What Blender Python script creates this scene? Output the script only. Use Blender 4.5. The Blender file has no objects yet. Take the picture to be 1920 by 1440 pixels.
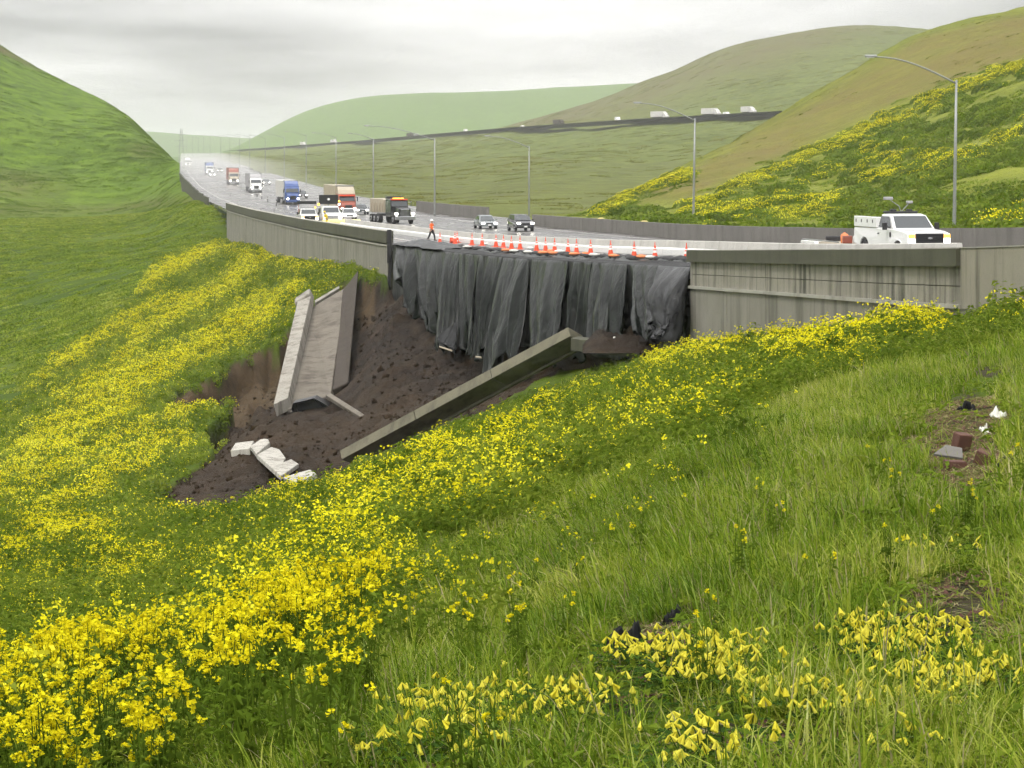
import bpy, bmesh, math, random
import numpy as np
from mathutils import Vector, Matrix, Euler
random.seed(7)
RNG = np.random.default_rng(11)
R = math.radians
S = bpy.context.scene
COL = S.collection

# ------------------------------------------------------------------ camera, sky, sun, exposure
FOC = 4200.0          # focal length in photo pixels (1920 wide): a 3x phone lens
HZ = 300.0            # photo row of the horizon
CZ = 20.0             # height of the lens above the datum
HAZE = 0.00013       # density of the rain haze
cam_d = bpy.data.cameras.new('camera'); cam = bpy.data.objects.new('camera', cam_d); COL.objects.link(cam)
cam.location = (0, 0, CZ); cam.rotation_euler = (R(90), 0, 0)
cam_d.sensor_width = 36.0; cam_d.lens = 36.0 * FOC / 1920.0
cam_d.shift_y = -(720.0 - HZ) / 1920.0
cam_d.clip_start = 0.1; cam_d.clip_end = 20000.0
S.camera = cam

SUN_EL, SUN_AZ = R(52), R(215)     # soft sun behind the cloud, behind the viewer's left shoulder
w = bpy.data.worlds.new('World'); S.world = w; w.use_nodes = True
wn, wl = w.node_tree.nodes, w.node_tree.links
wn.clear()
def N(nodes, t, **kw):
    n = nodes.new(t)
    for k, v in kw.items(): setattr(n, k, v)
    return n
out = N(wn, 'ShaderNodeOutputWorld'); bg = N(wn, 'ShaderNodeBackground')
sky = N(wn, 'ShaderNodeTexSky', sky_type='NISHITA'); sky.sun_disc = False
sky.sun_elevation = SUN_EL; sky.sun_rotation = SUN_AZ
tc = N(wn, 'ShaderNodeTexCoord'); sep = N(wn, 'ShaderNodeSeparateXYZ'); wl.new(tc.outputs['Generated'], sep.inputs[0])
# overcast dome: CIE overcast luminance, 1 at the horizon to 3 at the zenith, broken by cloud noise
zc = N(wn, 'ShaderNodeMath', operation='MAXIMUM'); wl.new(sep.outputs['Z'], zc.inputs[0]); zc.inputs[1].default_value = 0.0
cie = N(wn, 'ShaderNodeMath', operation='MULTIPLY_ADD'); wl.new(zc.outputs[0], cie.inputs[0]); cie.inputs[1].default_value = 2.0; cie.inputs[2].default_value = 1.0
zo = N(wn, 'ShaderNodeMath', operation='ADD'); wl.new(zc.outputs[0], zo.inputs[0]); zo.inputs[1].default_value = 0.045
dx = N(wn, 'ShaderNodeMath', operation='DIVIDE'); wl.new(sep.outputs['X'], dx.inputs[0]); wl.new(zo.outputs[0], dx.inputs[1])
dy = N(wn, 'ShaderNodeMath', operation='DIVIDE'); wl.new(sep.outputs['Y'], dy.inputs[0]); wl.new(zo.outputs[0], dy.inputs[1])
cb = N(wn, 'ShaderNodeCombineXYZ'); wl.new(dx.outputs[0], cb.inputs[0]); wl.new(dy.outputs[0], cb.inputs[1])
n1 = N(wn, 'ShaderNodeTexNoise'); n1.inputs['Scale'].default_value = 0.33; n1.inputs['Detail'].default_value = 7; n1.inputs['Roughness'].default_value = 0.5
mpw = N(wn, 'ShaderNodeMapping'); mpw.inputs['Location'].default_value = (3.7, 1.35, 0); mpw.inputs['Scale'].default_value = (1.0, 0.62, 1)
wl.new(cb.outputs[0], mpw.inputs[0]); wl.new(mpw.outputs[0], n1.inputs['Vector'])
rp = N(wn, 'ShaderNodeValToRGB'); wl.new(n1.outputs['Fac'], rp.inputs[0])
e = rp.color_ramp.elements; e[0].position = 0.38; e[0].color = (0.30, 0.298, 0.295, 1); e[1].position = 0.62; e[1].color = (0.78, 0.77, 0.755, 1)
fz = N(wn, 'ShaderNodeMapRange'); wl.new(zc.outputs[0], fz.inputs[0]); fz.inputs[1].default_value = 0.0; fz.inputs[2].default_value = 0.045
mxh = N(wn, 'ShaderNodeMix', data_type='RGBA'); wl.new(fz.outputs[0], mxh.inputs[0]); mxh.inputs[6].default_value = (0.62, 0.615, 0.605, 1); wl.new(rp.outputs[0], mxh.inputs[7])
ml = N(wn, 'ShaderNodeVectorMath', operation='SCALE'); wl.new(mxh.outputs[2], ml.inputs[0]); wl.new(cie.outputs[0], ml.inputs['Scale'])
sc8 = N(wn, 'ShaderNodeVectorMath', operation='SCALE'); wl.new(ml.outputs[0], sc8.inputs[0]); sc8.inputs['Scale'].default_value = 0.82
skys = N(wn, 'ShaderNodeVectorMath', operation='SCALE'); wl.new(sky.outputs[0], skys.inputs[0]); skys.inputs['Scale'].default_value = 0.006
ad = N(wn, 'ShaderNodeVectorMath', operation='ADD'); wl.new(sc8.outputs[0], ad.inputs[0]); wl.new(skys.outputs[0], ad.inputs[1])
wl.new(ad.outputs[0], bg.inputs[0]); bg.inputs[1].default_value = 1.0
wl.new(bg.outputs[0], out.inputs[0])
sl = bpy.data.lights.new('sun', 'SUN'); so = bpy.data.objects.new('sun', sl); COL.objects.link(so)
sl.energy = 1.5; sl.angle = R(14); sl.color = (1.0, 0.96, 0.9)
sdir = Vector((math.sin(SUN_AZ) * math.cos(SUN_EL), math.cos(SUN_AZ) * math.cos(SUN_EL), math.sin(SUN_EL)))
so.rotation_euler = (-sdir).to_track_quat('-Z', 'Y').to_euler(); so.location = sdir * 60 + Vector((0, 0, 40))
S.view_settings.view_transform = 'Standard'; S.view_settings.look = 'None'; S.view_settings.gamma = 1.0
S.view_settings.use_curve_mapping = False; S.view_settings.exposure = 0.60
S.cycles.use_adaptive_sampling = True; S.cycles.adaptive_threshold = 0.05; S.cycles.adaptive_min_samples = 12
S.cycles.max_bounces = 3; S.cycles.diffuse_bounces = 2; S.cycles.glossy_bounces = 2; S.cycles.transmission_bounces = 2
S.cycles.transparent_max_bounces = 6; S.cycles.volume_bounces = 1; S.cycles.use_denoising = True

# ------------------------------------------------------------------ helpers
def at(px, py, d):
    """photo pixel + forward distance -> world point"""
    return Vector(((px - 960.0) / FOC * d, d, CZ - (py - HZ) / FOC * d))
def proj(p):
    return 960.0 + FOC * p[0] / p[1], HZ + FOC * (CZ - p[2]) / p[1]

class MB:
    """collects faces; build() links them as ONE mesh object"""
    def __init__(s): s.v = []; s.f = []; s.m = []
    def add(s, vs, fs, mi=0):
        o = len(s.v); s.v += [tuple(v) for v in vs]; s.f += [tuple(i + o for i in f) for f in fs]; s.m += [mi] * len(fs); return s
    def hexa(s, p, mi=0):
        return s.add(p, [(0, 3, 2, 1), (4, 5, 6, 7), (0, 1, 5, 4), (1, 2, 6, 5), (2, 3, 7, 6), (3, 0, 4, 7)], mi)
    def box(s, c, d, mi=0, rz=0.0, rx=0.0, ry=0.0):
        M = Euler((rx, ry, rz)).to_matrix(); c = Vector(c); h = [q / 2 for q in d]
        P = [c + M @ Vector((x * h[0], y * h[1], z * h[2])) for z in (-1, 1) for x, y in ((-1, -1), (1, -1), (1, 1), (-1, 1))]
        return s.hexa(P, mi)
    def tube(s, pts, rad, n=8, mi=0, caps=True):
        pts = [Vector(p) for p in pts]; rad = rad if hasattr(rad, '__len__') else [rad] * len(pts)
        vs = []; prev = None
        for i, p in enumerate(pts):
            t = (pts[min(i + 1, len(pts) - 1)] - pts[max(i - 1, 0)]).normalized()
            u = t.orthogonal().normalized() if prev is None else (prev - t * prev.dot(t)).normalized()
            prev = u; b = t.cross(u)
            vs += [p + (u * math.cos(2 * math.pi * k / n) + b * math.sin(2 * math.pi * k / n)) * rad[i] for k in range(n)]
        fs = [(i * n + k, i * n + (k + 1) % n, (i + 1) * n + (k + 1) % n, (i + 1) * n + k) for i in range(len(pts) - 1) for k in range(n)]
        if caps: fs += [tuple(range(n - 1, -1, -1)), tuple((len(pts) - 1) * n + k for k in range(n))]
        return s.add(vs, fs, mi)
    def lathe(s, prof, n=16, mi=0, c=(0, 0, 0)):
        c = Vector(c); vs = [c + Vector((r * math.cos(2 * math.pi * k / n), r * math.sin(2 * math.pi * k / n), z)) for r, z in prof for k in range(n)]
        fs = [(i * n + k, i * n + (k + 1) % n, (i + 1) * n + (k + 1) % n, (i + 1) * n + k) for i in range(len(prof) - 1) for k in range(n)]
        fs += [tuple(range(n - 1, -1, -1)), tuple((len(prof) - 1) * n + k for k in range(n))]
        return s.add(vs, fs, mi)
    def wheel(s, c, r, wd, n=16, mi=0):
        """disc with its axle along x, rounded shoulders"""
        prof = [(r * .55, -wd / 2 + .01), (r * .62, -wd / 2), (r * .94, -wd / 2), (r, -wd / 2 + .04), (r, wd / 2 - .04), (r * .94, wd / 2), (r * .62, wd / 2), (r * .55, wd / 2 - .01)]
        c = Vector(c); vs = [c + Vector((z, q * math.cos(2 * math.pi * k / n), q * math.sin(2 * math.pi * k / n))) for q, z in prof for k in range(n)]
        fs = [(i * n + k, i * n + (k + 1) % n, (i + 1) * n + (k + 1) % n, (i + 1) * n + k) for i in range(len(prof) - 1) for k in range(n)]
        fs += [tuple(range(n)), tuple((len(prof) - 1) * n + k for k in range(n - 1, -1, -1))]
        return s.add(vs, fs, mi)
    def prof(s, pts, hw, mi=0, x0=0.0):
        """side outline (y,z) extruded across x; hw is a half width or a function of (y,z)"""
        f = hw if callable(hw) else (lambda y, z: hw)
        n = len(pts); vs = [(x0 - f(y, z), y, z) for y, z in pts] + [(x0 + f(y, z), y, z) for y, z in pts]
        fs = [tuple(range(n)), tuple(range(2 * n - 1, n - 1, -1))] + [(i, i + n, (i + 1) % n + n, (i + 1) % n) for i in range(n)]
        return s.add(vs, fs, mi)
    def grid(s, P, mi=0, closed=False):
        nu, nv = len(P), len(P[0])
        fs = [(i * nv + j, (i + 1) * nv + j, (i + 1) * nv + j + 1, i * nv + j + 1) for i in range(nu - 1) for j in range(nv - 1)]
        return s.add([p for row in P for p in row], fs, mi)
    def build(s, name, mats, parent=None, smooth=False, bevel=0.0, loc=None, rot=None, fix=True):
        me = bpy.data.meshes.new(name); me.from_pydata(s.v, [], s.f)
        mats = mats if isinstance(mats, (list, tuple)) else [mats]
        for m in mats: me.materials.append(m)
        if len(mats) > 1: me.polygons.foreach_set('material_index', np.array(s.m, dtype=np.int32))
        if fix:
            b = bmesh.new(); b.from_mesh(me); bmesh.ops.recalc_face_normals(b, faces=b.faces); b.to_mesh(me); b.free()
        if smooth: me.polygons.foreach_set('use_smooth', np.ones(len(me.polygons), dtype=bool))
        return link(name, me, parent, bevel, loc, rot)
def link(name, me, parent=None, bevel=0.0, loc=None, rot=None):
    o = bpy.data.objects.new(name, me); COL.objects.link(o)
    if parent is not None: o.parent = parent
    if loc is not None: o.location = loc
    if rot is not None: o.rotation_euler = rot
    if bevel:
        b = o.modifiers.new('bevel', 'BEVEL'); b.width = bevel; b.segments = 2; b.limit_method = 'ANGLE'; b.angle_limit = R(35)
    return o
def tag(o, label=None, cat=None, group=None, kind=None):
    if label: o['label'] = label
    if cat: o['category'] = cat
    if group: o['group'] = group
    if kind: o['kind'] = kind
    return o
def thing(name, label, cat, loc=(0, 0, 0), rz=0.0, group=None):
    o = bpy.data.objects.new(name, None); COL.objects.link(o); o.location = loc; o.rotation_euler = (0, 0, rz); o.empty_display_size = .3
    return tag(o, label, cat, group)
def copy_tree(o, parent=None):
    c = o.copy(); COL.objects.link(c); c.parent = parent
    for ch in list(o.children): copy_tree(ch, c)
    return c

def ordw(n):
    a = 'zeroth first second third fourth fifth sixth seventh eighth ninth tenth eleventh twelfth thirteenth fourteenth fifteenth sixteenth seventeenth eighteenth nineteenth'.split()
    if n < 20: return a[n]
    t = {20: 'twent', 30: 'thirt', 40: 'fort', 50: 'fift'}[n // 10 * 10]
    return t + 'ieth' if n % 10 == 0 else t + 'y-' + a[n % 10]
# value noise
def _h(ix, iy, seed):
    h = (ix.astype(np.int64) * 374761393 + iy.astype(np.int64) * 668265263 + seed * 974711) & 0x7fffffff
    h = ((h ^ (h >> 13)) * 1274126177) & 0x7fffffff
    return ((h ^ (h >> 16)) & 0xffff) / 65535.0
def vnoise(x, y, seed=0):
    x = np.asarray(x, float); y = np.asarray(y, float)
    ix = np.floor(x); iy = np.floor(y); fx = x - ix; fy = y - iy
    fx = fx * fx * (3 - 2 * fx); fy = fy * fy * (3 - 2 * fy)
    a = _h(ix, iy, seed); b = _h(ix + 1, iy, seed); c = _h(ix, iy + 1, seed); d = _h(ix + 1, iy + 1, seed)
    return (a * (1 - fx) + b * fx) * (1 - fy) + (c * (1 - fx) + d * fx) * fy
def fbm(x, y, oct=4, seed=0, gain=.5):
    s = 0; a = 1; t = 0
    for k in range(oct):
        s = s + a * (vnoise(np.asarray(x) * 2 ** k + 17.3 * k, np.asarray(y) * 2 ** k - 9.1 * k, seed + k) - .5) * 2; t += a; a *= gain
    return s / t
def sstep(a, b, x):
    t = np.clip((x - a) / (b - a), 0, 1); return t * t * (3 - 2 * t)
def inpoly(px, py, poly):
    px = np.asarray(px, float); py = np.asarray(py, float); r = np.zeros(px.shape, bool); n = len(poly)
    for i in range(n):
        x1, y1 = poly[i]; x2, y2 = poly[(i + 1) % n]
        c = ((y1 > py) != (y2 > py)) & (px < (x2 - x1) * (py - y1) / ((y2 - y1) if y2 != y1 else 1e-9) + x1)
        r ^= c
    return r
def distline(px, py, pts):
    """distance to a polyline and the param along it"""
    best = np.full(np.shape(px), 1e9)
    for (x1, y1), (x2, y2) in zip(pts[:-1], pts[1:]):
        vx, vy = x2 - x1, y2 - y1; t = np.clip(((px - x1) * vx + (py - y1) * vy) / (vx * vx + vy * vy), 0, 1)
        best = np.minimum(best, np.hypot(px - x1 - t * vx, py - y1 - t * vy))
    return best

# ------------------------------------------------------------------ materials
MATS = {}
def newmat(name):
    m = bpy.data.materials.new(name); m.use_nodes = True; MATS[name] = m
    return m, m.node_tree.nodes, m.node_tree.links, m.node_tree.nodes['Principled BSDF']
def srgb(r, g, b):
    f = lambda c: (c / 255 / 12.92) if c / 255 <= .04045 else ((c / 255 + .055) / 1.055) ** 2.4
    return (f(r), f(g), f(b), 1)
def mixc(n, l, fac, a, b):
    m = N(n, 'ShaderNodeMix', data_type='RGBA')
    if hasattr(fac, 'links') or hasattr(fac, 'is_linked'): l.new(fac, m.inputs[0])
    else: m.inputs[0].default_value = fac
    for v, i in ((a, 6), (b, 7)):
        if isinstance(v, (tuple, list)): m.inputs[i].default_value = v
        else: l.new(v, m.inputs[i])
    return m.outputs[2]
def noise(n, l, vec, scale, detail=4, rough=.55, mscale=None, dist=0):
    if mscale is not None:
        mp = N(n, 'ShaderNodeMapping'); mp.inputs['Scale'].default_value = mscale; l.new(vec, mp.inputs[0]); vec = mp.outputs[0]
    t = N(n, 'ShaderNodeTexNoise'); t.inputs['Scale'].default_value = scale; t.inputs['Detail'].default_value = detail; t.inputs['Roughness'].default_value = rough
    t.inputs['Distortion'].default_value = dist
    l.new(vec, t.inputs['Vector']); return t.outputs['Fac']
def ramp(n, l, fac, stops):
    r = N(n, 'ShaderNodeValToRGB'); l.new(fac, r.inputs[0]); el = r.color_ramp.elements
    while len(el) < len(stops): el.new(.5)
    for q, (p, c) in zip(el, stops): q.position = p; q.color = c if len(c) == 4 else tuple(c) + (1,)
    return r.outputs[0]
def rng(n, l, fac, a, b, c=0., d=1.):
    m = N(n, 'ShaderNodeMapRange'); l.new(fac, m.inputs[0]); m.inputs[1].default_value = a; m.inputs[2].default_value = b; m.inputs[3].default_value = c; m.inputs[4].default_value = d
    return m.outputs[0]
def bump(n, l, bs, h, strength=.4, dist=.02):
    b = N(n, 'ShaderNodeBump'); b.inputs['Strength'].default_value = strength; b.inputs['Distance'].default_value = dist
    l.new(h, b.inputs['Height']); l.new(b.outputs[0], bs.inputs['Normal'])
def plain(name, col, rough=.6, metal=0., var=.18, scale=6., spec=.5, emit=None, es=0., bmp=0., coat=0.):
    m, n, l, b = newmat(name); tcn = N(n, 'ShaderNodeTexCoord')
    f = noise(n, l, tcn.outputs['Object'], scale, 5)
    c = tuple(col[:3])
    a = tuple(min(1, v * (1 + var)) for v in c) + (1,); d = tuple(v * (1 - var) for v in c) + (1,)
    l.new(mixc(n, l, f, d, a), b.inputs['Base Color'])
    b.inputs['Roughness'].default_value = rough; b.inputs['Metallic'].default_value = metal; b.inputs['Specular IOR Level'].default_value = spec
    b.inputs['Coat Weight'].default_value = coat
    if emit: b.inputs['Emission Color'].default_value = tuple(emit[:3]) + (1,); b.inputs['Emission Strength'].default_value = es
    if bmp: bump(n, l, b, noise(n, l, tcn.outputs['Object'], scale * 6, 4), bmp, .02)
    return m
def concrete(name, base, streak=.6, dirt=(.045, .045, .03, 1), sx=1.2):
    m, n, l, b = newmat(name); tcn = N(n, 'ShaderNodeTexCoord'); g = N(n, 'ShaderNodeNewGeometry')
    P = g.outputs['Position']
    f1 = noise(n, l, P, .55, 6, .6); f2 = noise(n, l, P, sx, 5, .65, (1, 1, .09)); f3 = noise(n, l, P, 9, 3, .6)
    c = mixc(n, l, f1, tuple(v * .72 for v in base[:3]) + (1,), tuple(min(1, v * 1.25) for v in base[:3]) + (1,))
    sm = N(n, 'ShaderNodeMath', operation='MULTIPLY'); l.new(rng(n, l, f2, .47, .64, 0, min(.95, streak)), sm.inputs[0]); l.new(rng(n, l, noise(n, l, P, .23, 3), .34, .56, .4, 1.0), sm.inputs[1])
    c = mixc(n, l, sm.outputs[0], c, dirt)
    c = mixc(n, l, rng(n, l, f3, .55, .8, 0, .25), c, tuple(min(1, v * 1.5) for v in base[:3]) + (1,))
    l.new(c, b.inputs['Base Color']); b.inputs['Roughness'].default_value = .82
    bump(n, l, b, f3, .35, .02)
    return m
def leafmat(name, stops, transl=.35, rough=.5, gloss=0.0):
    """foliage: colour from per-instance random + scatter attribute"""
    m = bpy.data.materials.new(name); m.use_nodes = True; MATS[name] = m
    n, l = m.node_tree.nodes, m.node_tree.links; n.clear()
    o = N(n, 'ShaderNodeOutputMaterial'); oi = N(n, 'ShaderNodeObjectInfo'); at_ = N(n, 'ShaderNodeAttribute'); at_.attribute_type = 'INSTANCER'; at_.attribute_name = 'tint'
    s1 = N(n, 'ShaderNodeMath', operation='MULTIPLY_ADD'); l.new(oi.outputs['Random'], s1.inputs[0]); s1.inputs[1].default_value = .5; l.new(at_.outputs['Fac'], s1.inputs[2])
    c = ramp(n, l, s1.outputs[0], stops)
    d = N(n, 'ShaderNodeBsdfDiffuse'); t = N(n, 'ShaderNodeBsdfTranslucent'); gl = N(n, 'ShaderNodeBsdfGlossy'); gl.inputs['Roughness'].default_value = rough
    l.new(c, d.inputs[0]); l.new(c, t.inputs[0]); gl.inputs[0].default_value = (.8, .85, .8, 1)
    mx = N(n, 'ShaderNodeMixShader'); mx.inputs[0].default_value = transl; l.new(d.outputs[0], mx.inputs[1]); l.new(t.outputs[0], mx.inputs[2])
    if not gloss: n.remove(gl); l.new(mx.outputs[0], o.inputs[0]); return m
    m2 = N(n, 'ShaderNodeMixShader'); m2.inputs[0].default_value = gloss; l.new(mx.outputs[0], m2.inputs[1]); l.new(gl.outputs[0], m2.inputs[2])
    l.new(m2.outputs[0], o.inputs[0]); return m

M_grass = leafmat('grass_blade', [(0, (.095, .165, .012)), (.3, (.180, .265, .018)), (.65, (.285, .350, .026)), (1, (.42, .44, .08))], .42, .4, .018)
M_grassd = leafmat('grass_blade_dark', [(0, (.060, .115, .010)), (.5, (.115, .190, .014)), (1, (.18, .245, .022))], .35)
M_grassl = leafmat('grass_blade_light', [(0, (.16, .23, .022)), (.5, (.28, .35, .035)), (1, (.42, .44, .09))], .45, .35, .03)
M_hturf = leafmat('hill_turf', [(0, (.070, .124, .007)), (.5, (.100, .166, .009)), (1, (.135, .205, .012))], .3)
M_vturf = leafmat('valley_turf', [(0, (.075, .125, .011)), (.5, (.120, .185, .014)), (1, (.19, .25, .02))], .3)
M_hgrass = leafmat('hill_grass_tuft', [(0, (.115, .140, .018)), (.4, (.150, .170, .024)), (.75, (.180, .175, .036)), (1, (.22, .22, .045))], .3)
M_mleafl = leafmat('mustard_leaf_light', [(0, (.120, .180, .022)), (.5, (.195, .262, .032)), (1, (.29, .34, .045))], .4)
M_mleaf = leafmat('mustard_leaf', [(0, (.080, .132, .016)), (.5, (.140, .210, .022)), (1, (.22, .28, .032))], .4)
M_petal = leafmat('mustard_petal', [(0, (.68, .58, .012)), (.5, (.82, .74, .020)), (1, (.88, .82, .06))], .3, .6)
M_oxpet = leafmat('oxalis_petal', [(0, (.72, .64, .05)), (.6, (.84, .78, .11)), (1, (.90, .86, .24))], .35, .5)
M_oxleaf = leafmat('oxalis_leaf', [(0, (.035, .075, .014)), (1, (.10, .17, .03))], .3)
M_brush = leafmat('brush_leaf', [(0, (.090, .138, .016)), (.5, (.150, .205, .026)), (1, (.22, .26, .040))], .25)
M_dry = leafmat('dry_stalk', [(0, (.22, .20, .08)), (1, (.42, .38, .20))], .3)

M_wall = concrete('wall_concrete', (.235, .222, .185), .55)
M_wall2 = concrete('wall_concrete_upper', (.28, .262, .215), 1.15, (.05, .05, .035, 1), 1.9)
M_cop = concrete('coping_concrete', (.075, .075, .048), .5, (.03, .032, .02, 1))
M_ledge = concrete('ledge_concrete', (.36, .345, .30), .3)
M_kr = concrete('barrier_concrete', (.50, .485, .45), .25, (.2, .19, .17, 1))
M_far = concrete('median_concrete', (.17, .16, .145), .35)
M_white = plain('white_plastic', (.82, .82, .80), .45, var=.07)
M_toe = concrete('toe_white_concrete', (.46, .44, .39), .8, (.09, .072, .052, 1), 1.6)
M_slab = concrete('fallen_concrete', (.155, .135, .105), .95, (.06, .045, .033, 1), .9)
M_slabw = concrete('fallen_white_concrete', (.30, .28, .24), .85, (.09, .072, .052, 1), 1.3)
M_beam = concrete('beam_concrete', (.16, .148, .10), .6, (.04, .04, .026, 1))
M_foot = concrete('footing_concrete', (.036, .025, .016), .7, (.05, .038, .026, 1))
M_steel = plain('galvanised_steel', (.30, .31, .30), .5, .55, .12, 3)
M_rub = plain('rubber', (.022, .022, .024), .75, var=.2)
M_rim = plain('wheel_rim', (.32, .32, .33), .4, .7)
M_glass = plain('dark_glass', (.035, .042, .048), .06, spec=.9, var=.05)
M_blackp = plain('black_plastic', (.018, .018, .020), .5)
M_chrome = plain('chrome', (.55, .56, .58), .18, 1.0, .05)
M_carw = plain('white_paint', (.80, .80, .79), .25, var=.04, coat=.5)
M_bluep = plain('blue_paint', (.045, .09, .27), .3, var=.12, coat=.4)
M_greyp = plain('grey_paint', (.20, .22, .23), .25, var=.08, coat=.6)
M_darkp = plain('dark_paint', (.030, .028, .036), .2, var=.1, coat=.7)
M_blackpaint = plain('black_paint', (.02, .022, .022), .25, var=.1, coat=.6)
M_redp = plain('red_paint', (.30, .085, .055), .4, var=.15)
M_tanp = plain('tan_paint', (.42, .36, .27), .5, var=.15)
M_trail = plain('trailer_white', (.62, .60, .58), .45, var=.08)
M_trailg = plain('trailer_grey', (.36, .35, .36), .5, var=.12)
M_head = plain('headlamp', (.9, .88, .8), .2, emit=(1, .95, .82), es=9)
M_amber = plain('amber_lamp', (.9, .5, .05), .3, emit=(1, .52, .06), es=2.2)
M_orange = plain('cone_orange', (.78, .085, .03), .45, var=.12)
M_collar = plain('reflective_collar', (.80, .78, .76), .35, var=.08)
M_vest = plain('hi_vis_orange', (.86, .14, .02), .7, var=.12)
M_yel = plain('rain_suit_yellow', (.78, .58, .03), .5, var=.12)
M_skin = plain('skin', (.42, .24, .16), .55, var=.08)
M_trous = plain('dark_trousers', (.025, .025, .03), .8, var=.2)
M_bagw = plain('sandbag_white', (.68, .67, .63), .75, var=.15, scale=12, bmp=.4)
M_bago = plain('sandbag_orange', (.78, .26, .11), .75, var=.18, scale=12, bmp=.4)
M_lime = plain('pale_yellow_plastic', (.80, .68, .30), .5, var=.1)
M_board = plain('sign_black', (.012, .012, .013), .45, var=.1)
M_rust = plain('rusty_brick', (.10, .042, .028), .8, var=.35, scale=14, bmp=.5)
M_soft = plain('pale_cloth', (.70, .69, .64), .8, var=.12, scale=10)

def tarpmat(name, dark, light, rough):
    m, n, l, b = newmat(name); g = N(n, 'ShaderNodeNewGeometry'); uv = N(n, 'ShaderNodeUVMap')
    f = noise(n, l, uv.outputs[0], 3.0, 5, .6, (9, .55, 1)); f2 = noise(n, l, g.outputs['Position'], 1.1, 4)
    c = mixc(n, l, rng(n, l, f, .38, .64), dark, light); c = mixc(n, l, rng(n, l, f2, .4, .65, 0, .6), c, dark)
    l.new(c, b.inputs['Base Color']); b.inputs['Roughness'].default_value = rough; b.inputs['Specular IOR Level'].default_value = .2
    bump(n, l, b, noise(n, l, g.outputs['Position'], 1.3, 5, .6, (1, 1, .35), 1.0), .6, .16)
    return m
M_tarp = tarpmat('tarp_weave', (.0012, .0018, .0014, 1), (.0105, .0155, .0108, 1), .30)
M_tarpd = tarpmat('tarp_black', (.003, .003, .0035, 1), (.012, .0125, .013, 1), .5)
M_tarpg = tarpmat('tarp_grey', (.004, .0042, .0045, 1), (.036, .038, .039, 1), .24)

def roadmat():
    m, n, l, b = newmat('wet_asphalt'); g = N(n, 'ShaderNodeNewGeometry'); P = g.outputs['Position']
    f = noise(n, l, P, .12, 5, .6); f2 = noise(n, l, P, 6, 4, .7)
    uv = N(n, 'ShaderNodeUVMap'); lane = noise(n, l, uv.outputs[0], 1.0, 2, .5, (1.1, .012, 1))
    c = mixc(n, l, f, (.075, .070, .066, 1), (.145, .135, .128, 1)); c = mixc(n, l, rng(n, l, f2, .4, .7, 0, .35), c, (.05, .047, .045, 1))
    c = mixc(n, l, rng(n, l, lane, .42, .62, 0, .6), c, (.19, .175, .165, 1)); c = mixc(n, l, rng(n, l, noise(n, l, uv.outputs[0], 1.0, 2, .5, (2.3, .006, 1)), .5, .66, 0, .7), c, (.035, .033, .032, 1))
    l.new(c, b.inputs['Base Color']); l.new(rng(n, l, f, .3, .7, .14, .42), b.inputs['Roughness'])
    bump(n, l, b, f2, .12, .01); return m
M_road = roadmat()
M_line = plain('road_paint', (.62, .61, .58), .5, var=.15)

def groundmat():
    """hillside: grass where 'soil' is 0, wet clay where it is 1"""
    m, n, l, b = newmat('hillside_ground'); g = N(n, 'ShaderNodeNewGeometry'); P = g.outputs['Position']
    a = N(n, 'ShaderNodeAttribute'); a.attribute_name = 'soil'
    f1 = noise(n, l, P, .05, 6, .6); f2 = noise(n, l, P, .9, 6, .7); f3 = noise(n, l, P, 7, 4, .7)
    gr = ramp(n, l, f1, [(.25, (.058, .098, .012)), (.5, (.092, .142, .014)), (.75, (.150, .200, .020))])
    gr = mixc(n, l, rng(n, l, f2, .35, .75, 0, .55), gr, (.040, .072, .018, 1))
    gr = mixc(n, l, rng(n, l, f3, .5, .8, 0, .35), gr, (.12, .15, .03, 1)); f5 = noise(n, l, P, .28, 5, .65)
    so_ = ramp(n, l, f2, [(.25, (.0085, .0058, .0038)), (.5, (.022, .0145, .0092)), (.78, (.055, .035, .020))])
    so_ = mixc(n, l, rng(n, l, f1, .40, .62, 0, .45), so_, (.066, .041, .019, 1))
    so_ = mixc(n, l, rng(n, l, f5, .48, .66, 0, .7), so_, (.064, .042, .024, 1))
    so_ = mixc(n, l, rng(n, l, f3, .56, .78, 0, .6), so_, (.020, .015, .013, 1))
    a2 = N(n, 'ShaderNodeAttribute'); a2.attribute_name = 'subsoil'; tn = N(n, 'ShaderNodeMath', operation='MULTIPLY'); l.new(a2.outputs['Fac'], tn.inputs[0]); l.new(rng(n, l, f2, .3, .6, .35, .95), tn.inputs[1])
    so_ = mixc(n, l, tn.outputs[0], so_, (.120, .082, .044, 1))
    l.new(mixc(n, l, a.outputs['Fac'], gr, so_), b.inputs['Base Color'])
    l.new(rng(n, l, f3, .3, .7, .55, .95), b.inputs['Roughness']); l.new(rng(n, l, a.outputs['Fac'], 0, 1, .02, .14), b.inputs['Specular IOR Level'])
    ad_ = N(n, 'ShaderNodeMath', operation='ADD'); l.new(f2, ad_.inputs[0]); l.new(f3, ad_.inputs[1])
    bump(n, l, b, ad_.outputs[0], .9, .25); return m
M_ground = groundmat()
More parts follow.
